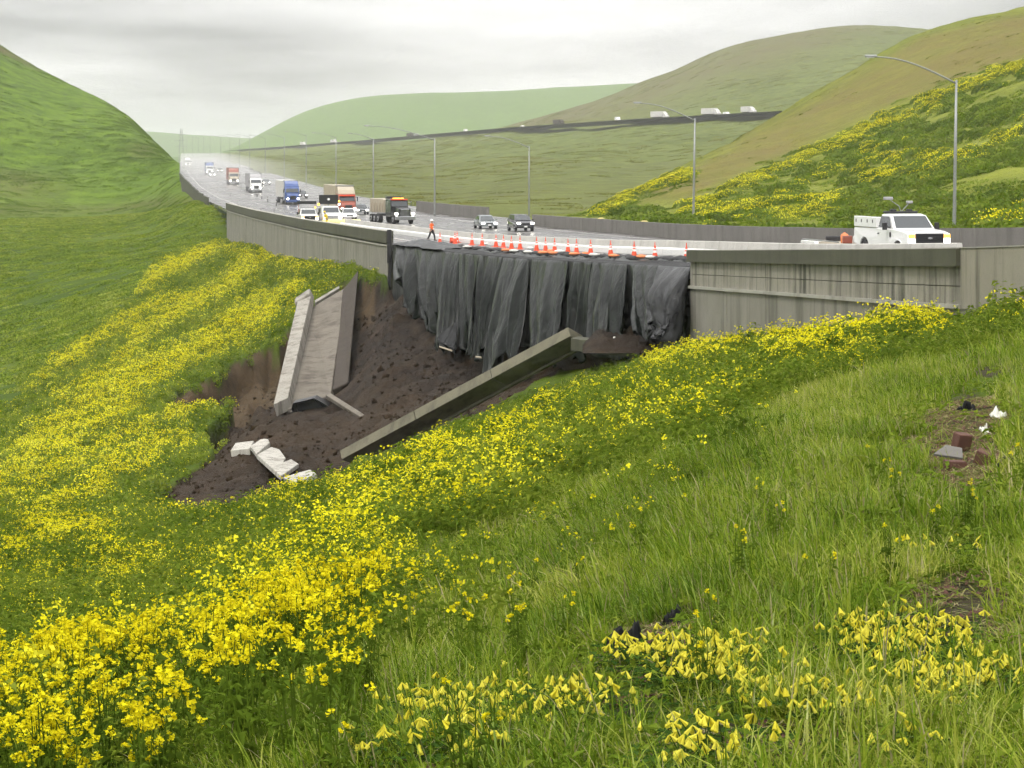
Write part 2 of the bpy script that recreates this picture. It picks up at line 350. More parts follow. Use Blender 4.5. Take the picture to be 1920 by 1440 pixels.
def hillmat(name, stops, brown=(.16, .12, .055, 1), bfac=.6, gully=.35, sc=.012, yellow=0):
    m, n, l, b = newmat(name); g = N(n, 'ShaderNodeNewGeometry'); P = g.outputs['Position']
    f1 = noise(n, l, P, sc, 6, .6, (1, .5, 2.0)); f2 = noise(n, l, P, sc * 5, 6, .7, (1, .6, 1.6)); f3 = noise(n, l, P, .9, 4, .75); f4 = noise(n, l, P, .16, 5, .7)
    a = N(n, 'ShaderNodeAttribute'); a.attribute_name = 'soil'
    c = ramp(n, l, f1, stops)
    c = mixc(n, l, rng(n, l, f2, .46, .62, 0, gully), c, tuple(v * .45 for v in stops[0][1][:3]) + (1,))
    c = mixc(n, l, rng(n, l, f4, .45, .62, 0, .6), c, tuple(min(1, v * 1.35) for v in stops[-1][1][:3]) + (1,))
    bf = N(n, 'ShaderNodeMath', operation='MULTIPLY'); l.new(a.outputs['Fac'], bf.inputs[0]); l.new(rng(n, l, f2, .25, .6, .35, 1.), bf.inputs[1])
    c = mixc(n, l, bf.outputs[0], c, brown)
    c = mixc(n, l, rng(n, l, f3, .5, .8, 0, .4), c, tuple(v * .5 for v in stops[0][1][:3]) + (1,))
    l.new(c, b.inputs['Base Color']); b.inputs['Roughness'].default_value = .95; b.inputs['Specular IOR Level'].default_value = .1
    ad_ = N(n, 'ShaderNodeMath', operation='ADD'); l.new(f4, ad_.inputs[0]); l.new(f3, ad_.inputs[1])
    bump(n, l, b, ad_.outputs[0], .8, .6); return m
M_hleft = hillmat('hill_grass_vivid', [(.25, (.054, .104, .006)), (.5, (.082, .144, .008)), (.75, (.120, .185, .011))], (.105, .085, .032, 1), gully=.25)
M_hright = hillmat('hill_grass_dry', [(.25, (.100, .125, .016)), (.5, (.140, .165, .022)), (.75, (.185, .205, .030))], (.175, .135, .05, 1), gully=.22)
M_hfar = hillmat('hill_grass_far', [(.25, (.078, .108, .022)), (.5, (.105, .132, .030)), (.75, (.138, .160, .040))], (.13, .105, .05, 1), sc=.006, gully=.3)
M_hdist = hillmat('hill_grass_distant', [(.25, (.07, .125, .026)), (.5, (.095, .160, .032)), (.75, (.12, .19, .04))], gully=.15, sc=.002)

# ------------------------------------------------------------------ the road's line: outer (valley) edge and level by forward distance
_D = np.array([30, 45, 62, 80, 100, 140, 181, 239, 300, 348, 435, 520, 608, 760, 1000, 1300, 1800, 2400.])
_L = np.array([16.6, 14.7, 12.7, 10.6, 8.2, -0.6, -9.7, -22.0, -34.3, -43.9, -60.6, -75.5, -89.5, -113, -149, -193, -266, -350.])
_Zr = np.array([-1.75, -2.35, -3.27, -4.0, -4.85, -6.1, -6.9, -7.45, -7.8, -7.85, -7.3, -6.4, -5.6, -4.6, -3.0, -1.4, .4, 1.5])
_Dd = np.arange(28, 2400, 1.0)
def _sm(v):
    f = np.interp(_Dd, _D, v); k = np.exp(-np.linspace(-2, 2, 37) ** 2); k /= k.sum()
    p = np.concatenate([2 * f[0] - f[18:0:-1], f, 2 * f[-1] - f[-2:-20:-1]]); return np.convolve(p, k, 'valid')
_Ls, _Zs = _sm(_L), _sm(_Zr)
def rl(d): return np.interp(d, _Dd, _Ls)
def rz(d): return np.interp(d, _Dd, _Zs)
def cf(d, off): return np.interp(d, [60, 105, 165], [.058, .046, .02]) * np.clip(off, 0, 7) + .012 * np.clip(off - 7, 0, 18)
def rdir(d):
    s = (rl(d + 1.5) - rl(d - 1.5)) / 3.0; h = math.hypot(s, 1); return s / h, 1 / h
def road(d, off=0.0, dz=0.0):
    s, c = rdir(d); x = rl(d) + c * off; y = d - s * off
    return Vector((x, y, CZ + rz(d) + cf(d, off) + dz))
def on_road(px, py):
    """point of the carriageway seen at a photo pixel"""
    ds = np.arange(45, 1600, .5); X = (px - 960) / FOC * ds
    off = X - rl(ds); p = HZ - FOC * (rz(ds) + cf(ds, off)) / ds
    ok = np.where((p <= py) & (off > -1))[0]; i = ok[0] if len(ok) else len(ds) - 1
    return Vector((X[i], ds[i], CZ + rz(ds[i]) + cf(ds[i], off[i])))
def d_at_px(px, off=0.0):
    lo, hi = 35.0, 1500.0
    f = lambda d: proj(road(d, off))[0] - px
    for _ in range(50):
        m = (lo + hi) / 2
        if f(m) > 0: lo = m
        else: hi = m
    return (lo + hi) / 2
D_R = d_at_px(1306)      # right wall stops here
D_L = d_at_px(734)       # left wall starts here

# ------------------------------------------------------------------ terrain sheets (polar grids round the viewpoint)
def tps(ctrl):
    C = np.array(ctrl, float); u = np.stack([C[:, 0] / 420.0, np.log(C[:, 1]) * 1.9], 1); v = C[:, 2]
    n = len(C); r2 = ((u[:, None] - u[None]) ** 2).sum(-1); K = .5 * r2 * np.log(r2 + 1e-12) + np.eye(n) * 2e-3
    P = np.concatenate([np.ones((n, 1)), u], 1); A = np.zeros((n + 3, n + 3)); A[:n, :n] = K; A[:n, n:] = P; A[n:, :n] = P.T
    s = np.linalg.solve(A, np.concatenate([v, np.zeros(3)]))
    def f(px, d):
        px = np.asarray(px, float); d = np.asarray(d, float); q = np.stack([(px / 420.0).ravel(), (np.log(d) * 1.9).ravel()], 1); o = np.empty(len(q))
        for i in range(0, len(q), 40000):
            b = q[i:i + 40000]; r2 = ((b[:, None] - u[None]) ** 2).sum(-1)
            o[i:i + 40000] = (.5 * r2 * np.log(r2 + 1e-12)) @ s[:n] + s[n] + b @ s[n + 1:]
        return o.reshape(px.shape)
    return f
class Sheet:
    def __init__(s, ctrl, p0, p1, npx, d0, d1, nd, post=None):
        s.px = np.linspace(p0, p1, npx); s.ld = np.linspace(math.log(d0), math.log(d1), nd)
        PX, D = np.meshgrid(s.px, np.exp(s.ld), indexing='ij'); PY = tps(ctrl)(PX, D)
        X = (PX - 960) / FOC * D; Z = CZ - (PY - HZ) / FOC * D
        s.soil = np.zeros_like(Z)
        if post: Z = post(s, PX, PY, D, X, Z)
        s.X, s.D, s.Z, s.PX = X, D, Z, PX
    def z(s, px, d):
        i = np.clip((np.asarray(px) - s.px[0]) / (s.px[1] - s.px[0]), 0, len(s.px) - 1.001); j = np.clip((np.log(d) - s.ld[0]) / (s.ld[1] - s.ld[0]), 0, len(s.ld) - 1.001)
        a = i.astype(int) if hasattr(i, 'astype') else int(i); b = j.astype(int) if hasattr(j, 'astype') else int(j); u = i - a; v = j - b; Z = s.Z
        return Z[a, b] * (1 - u) * (1 - v) + Z[a + 1, b] * u * (1 - v) + Z[a, b + 1] * (1 - u) * v + Z[a + 1, b + 1] * u * v
    def build(s, name, mat, keep=None):
        a, b = s.Z.shape; V = np.stack([s.X, s.D, s.Z], -1).reshape(-1, 3)
        I = np.arange(a * b).reshape(a, b); F = np.stack([I[:-1, :-1], I[1:, :-1], I[1:, 1:], I[:-1, 1:]], -1).reshape(-1, 4)
        if keep is not None:
            k = keep(s).ravel(); F = F[k[F].all(1)]
        me = bpy.data.meshes.new(name); me.vertices.add(len(V)); me.vertices.foreach_set('co', V.ravel().astype(np.float32))
        me.loops.add(F.size); me.loops.foreach_set('vertex_index', F.ravel().astype(np.int32))
        me.polygons.add(len(F)); me.polygons.foreach_set('loop_start', np.arange(0, F.size, 4, dtype=np.int32))
        me.polygons.foreach_set('use_smooth', np.ones(len(F), bool))
        me.update(calc_edges=True); me.validate()
        at_ = me.attributes.new('soil', 'FLOAT', 'POINT'); at_.data.foreach_set('value', s.soil.ravel().astype(np.float32))
        if hasattr(s, 'tan'): at_ = me.attributes.new('subsoil', 'FLOAT', 'POINT'); at_.data.foreach_set('value', s.tan.ravel().astype(np.float32))
        me.materials.append(mat); o = link(name, me); o['kind'] = 'structure'; return o

C_hill = []
def col(px, *pts): C_hill.extend((px, d, y) for d, y in pts)
col(2500, (3, 2300), (6, 1400), (12, 950), (25, 660), (45, 540))
col(1920, (3, 2400), (6.2, 1440), (7.6, 1310), (10.5, 1110), (15, 905), (17, 850), (25, 740), (40, 655), (58, 605))
col(1600, (6.3, 1440), (8, 1285), (12, 1050), (18, 875), (28, 765), (45, 705), (62, 675), (74, 660))
col(1305, (3, 2450), (6.4, 1440), (8.2, 1285), (13, 1055), (20, 900), (30, 820), (45, 765), (65, 720), (85, 690), (99, 668))
col(960, (3, 2500), (6.8, 1450), (9, 1310), (14, 1140), (20, 1035), (28, 945), (40, 875), (55, 830), (70, 805), (90, 800), (105, 775), (118, 740), (135, 695))
col(640, (7.4, 1460), (10, 1310), (16, 1165), (21, 1105), (27, 1060), (40, 1015), (55, 965), (70, 935), (92, 935), (112, 890), (135, 810), (155, 735), (175, 655), (195, 535), (211, 488))
col(300, (3, 2700), (8.8, 1475), (12, 1345), (18, 1245), (24, 1240), (35, 1165), (50, 1075), (70, 1015), (95, 975), (120, 935), (140, 865), (160, 790), (180, 725), (205, 655), (235, 585), (270, 530), (320, 480), (400, 430), (520, 395), (640, 388))
col(0, (10, 1490), (14, 1350), (20, 1300), (32, 1205), (48, 1115), (70, 1045), (95, 985), (120, 935), (150, 865), (180, 805), (210, 735), (240, 665), (280, 595), (330, 515), (400, 445), (480, 418), (640, 405))
col(-600, (3, 2900), (14, 1500), (25, 1340), (45, 1200), (80, 1080), (130, 950), (200, 800), (280, 660), (400, 530), (640, 430))
col(430, (180, 690), (205, 625), (235, 560), (270, 510), (310, 472), (348, 446), (420, 396), (500, 376), (640, 366)); C_hill.extend([(416, 364, 412), (404, 388, 388), (396, 412, 377), (390, 430, 372), (300, 430, 405), (350, 430, 386)])
col(530, (235, 535), (262, 482), (280, 463)); col(735, (181, 516), (170, 575)); C_hill.extend([(700, 190, 505), (660, 204, 495), (600, 228, 480), (560, 247, 470), (500, 285, 460), (460, 318, 452)])
for p in ((800, 161, 618), (860, 150, 662), (920, 141, 694), (1000, 128, 705), (1100, 116, 700), (1200, 107, 685), (1290, 100, 672),
          (700, 180, 575), (700, 165, 640), (700, 150, 710), (700, 135, 785), (700, 118, 855), (800, 140, 720), (800, 120, 800), (480, 130, 845), (480, 150, 775), (480, 170, 720), (480, 115, 900), (560, 160, 710)):
    C_hill.append(p)
C_hill = [c for c in C_hill if c != (700, 180, 575)] + [(700, 180, 560)]
SLIDE = [(640, 528), (600, 566), (566, 602), (520, 642), (470, 668), (430, 690), (390, 716), (350, 738), (300, 760), (372, 768), (440, 752), (425, 780), (392, 806), (398, 842), (372, 872), (330, 900), (296, 925),
         (282, 948), (330, 968), (420, 975), (520, 975), (610, 955), (672, 892), (800, 822), (960, 742), (1080, 686), (1180, 672), (1260, 670), (1320, 680), (1330, 600), (1310, 560), (735, 480), (728, 532), (690, 528)]
SCARP = [(728, 530), (690, 529), (650, 528), (600, 566), (566, 602), (520, 642), (470, 668), (430, 690), (390, 716), (350, 738), (300, 760)]
BARE = [(1790, 1150, 130, 70), (1630, 1200, 70, 30), (1390, 1405, 130, 45), (1200, 1215, 60, 35), (1805, 815, 95, 85), (1870, 775, 45, 40), (1850, 885, 70, 40), (1270, 1185, 50, 26), (1190, 1240, 90, 36), (1170, 1330, 60, 22), (1850, 690, 50, 14), (1560, 1390, 60, 20), (830, 1430, 60, 18)]
def post_hill(s, PX, PY, D, X, Z):
    wob = 10 * fbm(PX / 34, PY / 34, 4, 3)
    m = inpoly(PX + wob, PY + wob * .7, SLIDE) & (D > 92)
    ds = distline(PX, PY, SCARP); cut = m * (1 - sstep(14, 150, ds)) * sstep(0, 10, ds) * (.7 + .8 * vnoise(PX / 23, PY / 31, 15)) * (1 - .75 * sstep(600, 660, PX)); s.tan = m * (1 - sstep(35, 85, ds + 18 * fbm(PX / 20, PY / 14, 3, 16))) * (PX < 700)
    lump = fbm(X / 4, D / 6, 5, 21, .66) + .6 * (1 - np.abs(fbm(X / 7, D / 4, 3, 25)) * 2.2)
    Z = Z - 2.3 * cut
    Z = Z + m * (lump * .7 - .25 + .34 * fbm(X / 1.3, D / 1.9, 4, 31, .6) - .2)
    edge = (1 - m) * (D > 92) * np.exp(-(ds / 16) ** 2); Z = Z + .25 * edge
    # spill lobes and gentle swales on the turf
    Z = Z + (1 - m) * np.clip(D / 60, .02, 1.2) * .35 * fbm(X / (3 + D / 25), D / (4 + D / 15), 4, 5)
    s.soil = m.astype(float)
    for bx, by, rx, ry in BARE:
        q = ((PX - bx) / rx) ** 2 + ((PY - by) / ry) ** 2 + .5 * fbm(PX / 25, PY / 15, 3, 9)
        s.soil = np.maximum(s.soil, (1 - sstep(.55, 1.1, q)) * (D < 60) * .9)
    k = (D < 420)
    return Z
hill = Sheet(C_hill, -760, 2560, 540, 3.0, 640, 760, post_hill)
def keep_h(s):
    lw = rl(np.clip(s.D, 30, 2300)); return (s.X < lw + 1.5) & ~((s.X > lw - .1) & ((s.D < D_R) | (s.D > D_L)) & (s.X > lw + .6))
hillside = hill.build('hillside', M_ground, keep_h)
def on_hill(px, py, d0, d1, up=0.0):
    """turf or earth point seen at a photo pixel between two distances"""
    ds = np.linspace(d0, d1, 800); z = hill.z(np.full(800, float(px)), ds); p = HZ + FOC * (CZ - z) / ds
    ok = np.where(p <= py)[0]; i = ok[0] if len(ok) else 799
    q = at(px, py, ds[i]); return q + Vector((0, 0, up))
# wide valley floor that carries the rest of the world to the horizon
gp = MB(); gp.box((0, 2500, CZ - 41), (16000, 16000, 2.0)); g0 = gp.build('ground', M_hdist); g0['kind'] = 'structure'

def simple_post(amp, sx, seed, soil=None):
    def f(s, PX, PY, D, X, Z):
        Z = Z + amp * fbm(X / sx, D / (sx * 1.4), 5, seed) * sstep(0, .2, (D - D.min()) / (D.max() - D.min()))
        if soil: s.soil = soil(PX, PY, D)
        return Z
    return f
# hill on the left
C = []
def cc(px, *pts): C.extend((px, d, y) for d, y in pts)
cc(-500, (440, 440), (560, 350), (700, 120), (850, -100), (1000, -180), (1300, -200))
cc(-150, (440, 436), (560, 380), (680, 230), (800, 90), (900, 25), (1000, 5), (1300, 40))
cc(0, (460, 432), (560, 397), (660, 300), (780, 175), (900, 95), (1000, 85), (1300, 130))
cc(120, (460, 428), (580, 388), (680, 290), (780, 205), (860, 160), (960, 158), (1300, 220))
cc(240, (460, 422), (580, 385), (660, 310), (740, 245), (810, 215), (900, 225), (1300, 300))
cc(300, (460, 412), (560, 384), (640, 325), (700, 285), (750, 270), (850, 290), (1300, 330))
cc(345, (440, 388), (520, 353), (580, 331), (630, 316), (670, 311), (760, 330), (1300, 345))
cc(372, (430, 380), (470, 361), (520, 352)); cc(388, (430, 371), (480, 366), (520, 364), (560, 366), (700, 375), (1300, 360)); cc(440, (430, 400), (600, 390), (1300, 380))
hl = Sheet(C, -520, 440, 150, 425, 1300, 200, simple_post(2.6, 34, 41, lambda PX, PY, D: .75 * np.exp(-(((PX - 40) / 75) ** 2 + ((PY - 345) / 25) ** 2)) + .7 * np.exp(-(((PX - 268) / 28) ** 2 + ((PY - 282) / 14) ** 2)) + .55 * np.exp(-((PY - (396 - .05 * PX)) / 13) ** 2) + 1.0 * (PX < 75) * sstep(.0, 1., (905 - 0 * D - 0) / 905) * sstep(12, 0, PY - (95 + .45 * PX))))
def keep_l(s): return s.X < rl(np.clip(s.D, 30, 2300)) - .2
o_hl = hl.build('hill', M_hleft, keep_l)
# hill on the right, above the far barrier
C = []
cc(2700, (105, 470), (140, 380), (200, 200), (280, 60), (380, -60), (480, -130), (640, -150))
cc(2300, (110, 462), (150, 380), (210, 245), (290, 110), (380, 15), (470, -40), (640, -60))
cc(1920, (121, 462), (140, 438), (170, 400), (220, 310), (280, 205), (350, 110), (420, 55), (480, 22), (560, 18), (640, 40))
cc(1700, (140, 456), (165, 434), (200, 405), (260, 325), (330, 230), (400, 145), (460, 90), (510, 74), (580, 80), (640, 100))
cc(1500, (160, 448), (190, 426), (230, 400), (290, 340), (350, 272), (410, 220), (450, 197), (520, 205), (640, 240))
cc(1300, (185, 440), (215, 419), (260, 392), (310, 345), (360, 308), (395, 298), (460, 318), (640, 360))
cc(1100, (225, 428), (255, 413), (300, 404), (340, 399), (400, 412), (640, 420)); cc(960, (262, 424), (300, 417), (350, 414), (420, 420), (640, 428))
hr = Sheet(C, 960, 2700, 240, 104, 640, 220, simple_post(1.3, 16, 51, lambda PX, PY, D: .8 * sstep(6, 42, np.interp(PX, [960, 1040, 1200, 1300, 1500, 1700, 1940, 2700], [420, 408, 395, 390, 296, 214, 122, -150]) - PY) * sstep(-10, 25, PY - np.interp(PX, [1100, 1300, 1500, 1730, 1920, 2700], [400, 300, 197, 62, 20, -120]))))
def keep_r(s): return s.X > rl(np.clip(s.D, 30, 2300)) + 24.7
o_hr = hr.build('hill', M_hright, keep_r)
# long far hillside that carries the upper carriageway
C = []
UP = [(1700, 1040, 205), (1420, 1150, 219), (1230, 1250, 229), (1000, 1500, 243), (820, 1800, 257), (700, 2050, 267), (560, 2400, 277), (440, 2750, 285)]
for p, d, y in UP:
    C += [(p, d - 18, y + 4), (p, d, y), (p, d + 26, y - 1)]
cc(1900, (330, 420), (600, 330), (900, 240), (1400, 120), (1800, 75), (2300, 90)); cc(1730, (330, 418), (600, 335), (900, 250), (1500, 110), (1800, 60), (2300, 75))
cc(1540, (330, 415), (600, 340), (900, 270), (1400, 140), (1800, 56), (2300, 75)); cc(1400, (340, 412), (600, 345), (900, 272), (1500, 140), (1800, 82), (2300, 110))
cc(1300, (340, 412), (500, 375), (700, 325), (950, 268), (1500, 170), (1850, 115), (2300, 150)); cc(1190, (340, 412), (700, 330), (1000, 270), (1600, 195), (1900, 158), (2300, 190))
cc(1060, (320, 414), (600, 352), (1000, 285), (1700, 225), (1950, 205), (2400, 240)); cc(960, (300, 418), (500, 372), (900, 305), (1300, 264), (1750, 241), (2000, 236), (2500, 262))
cc(820, (350, 405), (600, 365), (1100, 308), (1600, 268), (2100, 262), (2600, 285)); cc(700, (400, 394), (700, 350), (1300, 302), (1900, 273), (2400, 280), (2900, 295))
cc(560, (560, 352), (900, 322), (1500, 300), (2200, 281), (2800, 292)); cc(480, (760, 326), (1300, 306), (2000, 295), (2900, 297)); cc(380, (1150, 306), (2000, 297), (2900, 296))
hf = Sheet(C, 360, 1900, 230, 290, 2900, 260, simple_post(3.6, 60, 61, lambda PX, PY, D: np.clip(.75 * np.exp(-((PY - (235 - .33 * (PX - 1000))) / 45) ** 2) * (PY < 236) + .22 * (PY > 300), 0, 1)))
def keep_f(s): return s.X > rl(np.clip(s.D, 30, 2300)) + 26
hf.build('hill', M_hfar, keep_f)
C = []
for p, c in ((300, 296), (420, 285), (480, 256), (560, 216), (690, 184), (800, 178), (900, 176), (1050, 168), (1180, 160), (1400, 150), (1700, 160)):
    C += [(p, 2700, 305), (p, 3100, 300 - (300 - c) * .55), (p, 3600, c), (p, 4400, c + 20)]
hd = Sheet(C, 300, 1700, 130, 2650, 4400, 70, simple_post(3, 200, 71)); hd.build('hill', M_hdist)
C = []
for p, c in ((-300, 255), (0, 246), (200, 244), (290, 248), (400, 256), (500, 262), (620, 270), (900, 280)):
    C += [(p, 4500, 304), (p, 5000, 300 - (300 - c) * .6), (p, 5600, c), (p, 6300, c + 8)]
he = Sheet(C, -300, 900, 90, 4500, 6300, 40, simple_post(4, 300, 81)); he.build('hill', M_hdist)

# ------------------------------------------------------------------ carriageway
def uvset(me, fn):
    uv = me.uv_layers.new(name='UVMap'); 
    co = np.empty(len(me.vertices) * 3, np.float32); me.vertices.foreach_get('co', co)
    vi = np.empty(len(me.loops), np.int32); me.loops.foreach_get('vertex_index', vi)
    uv.data.foreach_set('uv', fn(vi).astype(np.float32).ravel())
def ribbon(name, ds, o0, o1, dz, mat, no=2, thick=0.0, parent=None, jag=None):
    P = [[road(d, (o0 if jag is None else o0 + jag(d)) + (o1 - o0) * k / (no - 1), dz) for k in range(no)] for d in ds]
    b = MB(); b.grid(P)
    if thick:
        Q = [[P[i][0], P[i][0] - Vector((0, 0, thick))] for i in range(len(P))]; b.grid(Q)
    o = b.build(name, mat, parent, smooth=False, fix=False)
    uvset(o.data, lambda vi: np.stack([np.array([(v % no) * (o1 - o0) / (no - 1) if v < len(ds) * no else 0 for v in vi]), np.array([ds[min(v // no, len(ds) - 1)] for v in vi])], 1))
    # face up
    me = o.data
    if me.polygons[0].normal.z < 0: me.flip_normals()
    return o
dsr = list(np.concatenate([np.arange(32, 300, 2.0), np.arange(300, 800, 6.0), np.arange(800, 2300, 20.0)]))
rd = ribbon('road', dsr, 0.05, 30.0, 0.0, M_road, 9, .5); rd['kind'] = 'structure'
for off, wd, dash in ((3.2, .16, 0), (7.0, .13, 1), (10.7, .13, 1), (14.4, .13, 1), (18.1, .13, 1), (21.8, .16, 0)):
    if not dash:
        o = ribbon('lane_line', [d for d in dsr if d < 900], off, off + wd, .006, M_line, 2, 0, rd)
    else:
        b = MB()
        for d in np.arange(60, 620, 14.6):
            b.add([road(d, off, .006), road(d, off + wd, .006), road(d + 3.6, off + wd, .006), road(d + 3.6, off, .006)], [(0, 1, 2, 3)])
        o = b.build('lane_dashes', M_line, rd)
# cut bank of raw fill under the broken edge
P = []
for d in np.arange(D_R - 5, D_L + 6, .8):
    row = []
    for k in range(16):
        t = k / 15; nz = fbm(np.array([d / 2.5]), np.array([t * 7]), 4, 91)[0]
        row.append(road(d, .55 - 1.0 * t + .45 * nz, -.32 - 12 * t))
    P.append(row)
cbk = MB().grid(P).build('cut_bank', None or M_ground, smooth=True, fix=False); cbk['kind'] = 'structure'
at_ = cbk.data.attributes.new('soil', 'FLOAT', 'POINT'); at_.data.foreach_set('value', np.ones(len(cbk.data.vertices), np.float32))
# upper carriageway on the far hillside
UPd = np.array([(p - 960) / FOC * d for p, d, y in UP]); UPy = np.array([d for p, d, y in UP], float); UPz = np.array([CZ - (y - HZ) / FOC * d for p, d, y in UP])
def upper(t, off=0, dz=0):
    i = np.linspace(0, 1, len(UP)); p = Vector((np.interp(t, i, UPd), np.interp(t, i, UPy), np.interp(t, i, UPz) + dz)); q = Vector((np.interp(min(1, t + .01), i, UPd), np.interp(min(1, t + .01), i, UPy), 0)) - Vector((np.interp(max(0, t - .01), i, UPd), np.interp(max(0, t - .01), i, UPy), 0))
    n = Vector((q.y, -q.x, 0)).normalized(); return p + n * off
ts = np.linspace(0, 1, 90)
b = MB(); b.grid([[upper(t, -14, 1.6), upper(t, 4, 1.6), upper(t, 4.2, 1.9), upper(t, 4.7, 1.9), upper(t, 5.0, .2)] for t in ts]) 
o = b.build('upper_road', plain('upper_asphalt', (.14, .135, .13), .5, scale=.05), fix=True); o['kind'] = 'structure'

# ------------------------------------------------------------------ retaining walls
def wallbox(b, d0, d1, o0, o1, z0, z1, seg=2.0, zb=None):
    """solid strip that follows the road edge between two distances; z relative to the road level"""
    n = max(1, int(round((d1 - d0) / seg))); ds = np.linspace(d0, d1, n + 1)
    rows = [[road(d, o0, z0 if zb is None else zb(d)), road(d, o1, z0 if zb is None else zb(d)), road(d, o1, z1), road(d, o0, z1)] for d in ds]
    for a in range(n):
        p, q = rows[a], rows[a + 1]
        for k in range(4): b.add([p[k], p[(k + 1) % 4], q[(k + 1) % 4], q[k]], [(0, 1, 2, 3)])
    b.add(rows[0], [(0, 1, 2, 3)]); b.add(rows[-1], [(3, 2, 1, 0)])
    return b
def wall(name, label, d0, d1, top, cop_h, ledge_z, panels, rows, deep, tail=None):
    t = thing(name, label, 'retaining wall', road((d0 + d1) / 2, 0, -1))
    inv = Matrix.Translation(-t.location)
    def part(nm, b, m, bev=0.0):
        o = b.build(nm, m, t, bevel=bev); o.data.transform(inv); return o
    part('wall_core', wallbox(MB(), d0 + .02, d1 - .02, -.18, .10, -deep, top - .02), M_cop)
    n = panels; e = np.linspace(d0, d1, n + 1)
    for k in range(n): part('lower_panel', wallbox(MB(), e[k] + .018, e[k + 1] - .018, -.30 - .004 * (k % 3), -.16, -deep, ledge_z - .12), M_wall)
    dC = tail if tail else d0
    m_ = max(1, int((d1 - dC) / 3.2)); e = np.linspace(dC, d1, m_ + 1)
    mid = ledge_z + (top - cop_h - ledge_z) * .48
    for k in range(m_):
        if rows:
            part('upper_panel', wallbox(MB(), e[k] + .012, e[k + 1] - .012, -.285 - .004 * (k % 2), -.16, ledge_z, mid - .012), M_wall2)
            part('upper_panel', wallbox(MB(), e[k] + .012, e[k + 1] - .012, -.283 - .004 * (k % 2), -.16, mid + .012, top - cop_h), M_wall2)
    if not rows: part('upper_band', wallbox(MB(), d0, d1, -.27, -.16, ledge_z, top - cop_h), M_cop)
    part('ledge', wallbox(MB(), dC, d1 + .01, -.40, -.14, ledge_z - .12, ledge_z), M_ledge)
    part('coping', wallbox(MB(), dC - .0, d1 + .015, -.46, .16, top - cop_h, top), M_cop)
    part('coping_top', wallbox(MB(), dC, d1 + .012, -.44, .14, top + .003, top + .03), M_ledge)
    return t
DT = d_at_px(1822)
wall('retaining_wall', 'stained grey concrete retaining wall above the mustard, behind it the white pickup', 38, D_R, .79, .50, -.76, 9, True, 7.5, DT)
# the smooth end block where upper courses stop
tb = thing('wall_end_block', 'plain concrete wall end with dark running stains at the right edge', 'wall', road((36 + DT) / 2, 0, 0))
M_end = concrete('end_concrete', (.27, .25, .195), 1.6, (.06, .06, .038, 1), .8)
o = wallbox(MB(), 34, DT - .02, -.33, .12, -.88, .79).build('wall_block', M_end, tb); o.data.transform(Matrix.Translation(-tb.location))
o = wallbox(MB(), 34, DT - .02, -.36, .14, .793, .82).build('wall_cap', M_ledge, tb); o.data.transform(Matrix.Translation(-tb.location))
wall('retaining_wall', 'long olive-stained concrete retaining wall curving away beyond the black tarps', D_L, 350, 1.12, .95, .0, 14, False, 6.5)
# broken steel end post of the left wall
b = MB(); b.box((0, 0, -.2), (.34, .5, 2.7)); b.box((.0, -.1, -3.2), (.22, .3, 4.2), ry=.05)
tag(b.build('wall_end_post', M_blackp, loc=road(D_L - .5, -.25, .1)), 'black end post standing where the left wall breaks off', 'post')
# black roadside wall below the left hill
t = thing('roadside_wall', 'dark curved wall running along the foot of the green hill', 'wall', road(500, -.4, 0))
for a, c in zip(np.linspace(395, 640, 15)[:-1], np.linspace(395, 640, 15)[1:]):
    zt = .75 + 1.5 * math.sin(math.pi * min(1, max(0, (a - 380) / 320)))
    o = wallbox(MB(), a + .1, c - .1, -.8, -.5, -1.6, zt, 4).build('wall_panel', M_cop, t); o.data.transform(Matrix.Translation(-t.location))
# far median barrier
def barrier_run(label, d0, d1, off, h, n):
    t = thing('median_barrier', label, 'barrier', road((d0 + d1) / 2, off, 0)); e = np.linspace(d0, d1, n + 1)
    for k in range(n):
        o = wallbox(MB(), e[k] + .02, e[k + 1] - .02, off, off + .4, -.3, h + .02 * random.random(), 4).build('barrier_section', M_far, t); o.data.transform(Matrix.Translation(-t.location))
barrier_run('long grey concrete barrier along the foot of the right hill', 70, 236, 24.0, 1.2, 27)
barrier_run('short grey concrete barrier stub behind the black dump truck', 268, 322, 25.2, 1.5, 9)
for px in (1127, 1208):
    p = road(d_at_px(px, 24.2), 24.2, 1.24); b = MB(); b.box((0, 0, .05), (.4, .25, .10)); b.box((0, 0, .02), (.6, .35, .05))
    tag(b.build('reflector', M_lime, loc=p), 'small yellow marker on top of the far barrier, %s one' % ('nearer the dark car' if px < 1150 else 'further from the cars'), 'marker', 'yellow markers on the far barrier')

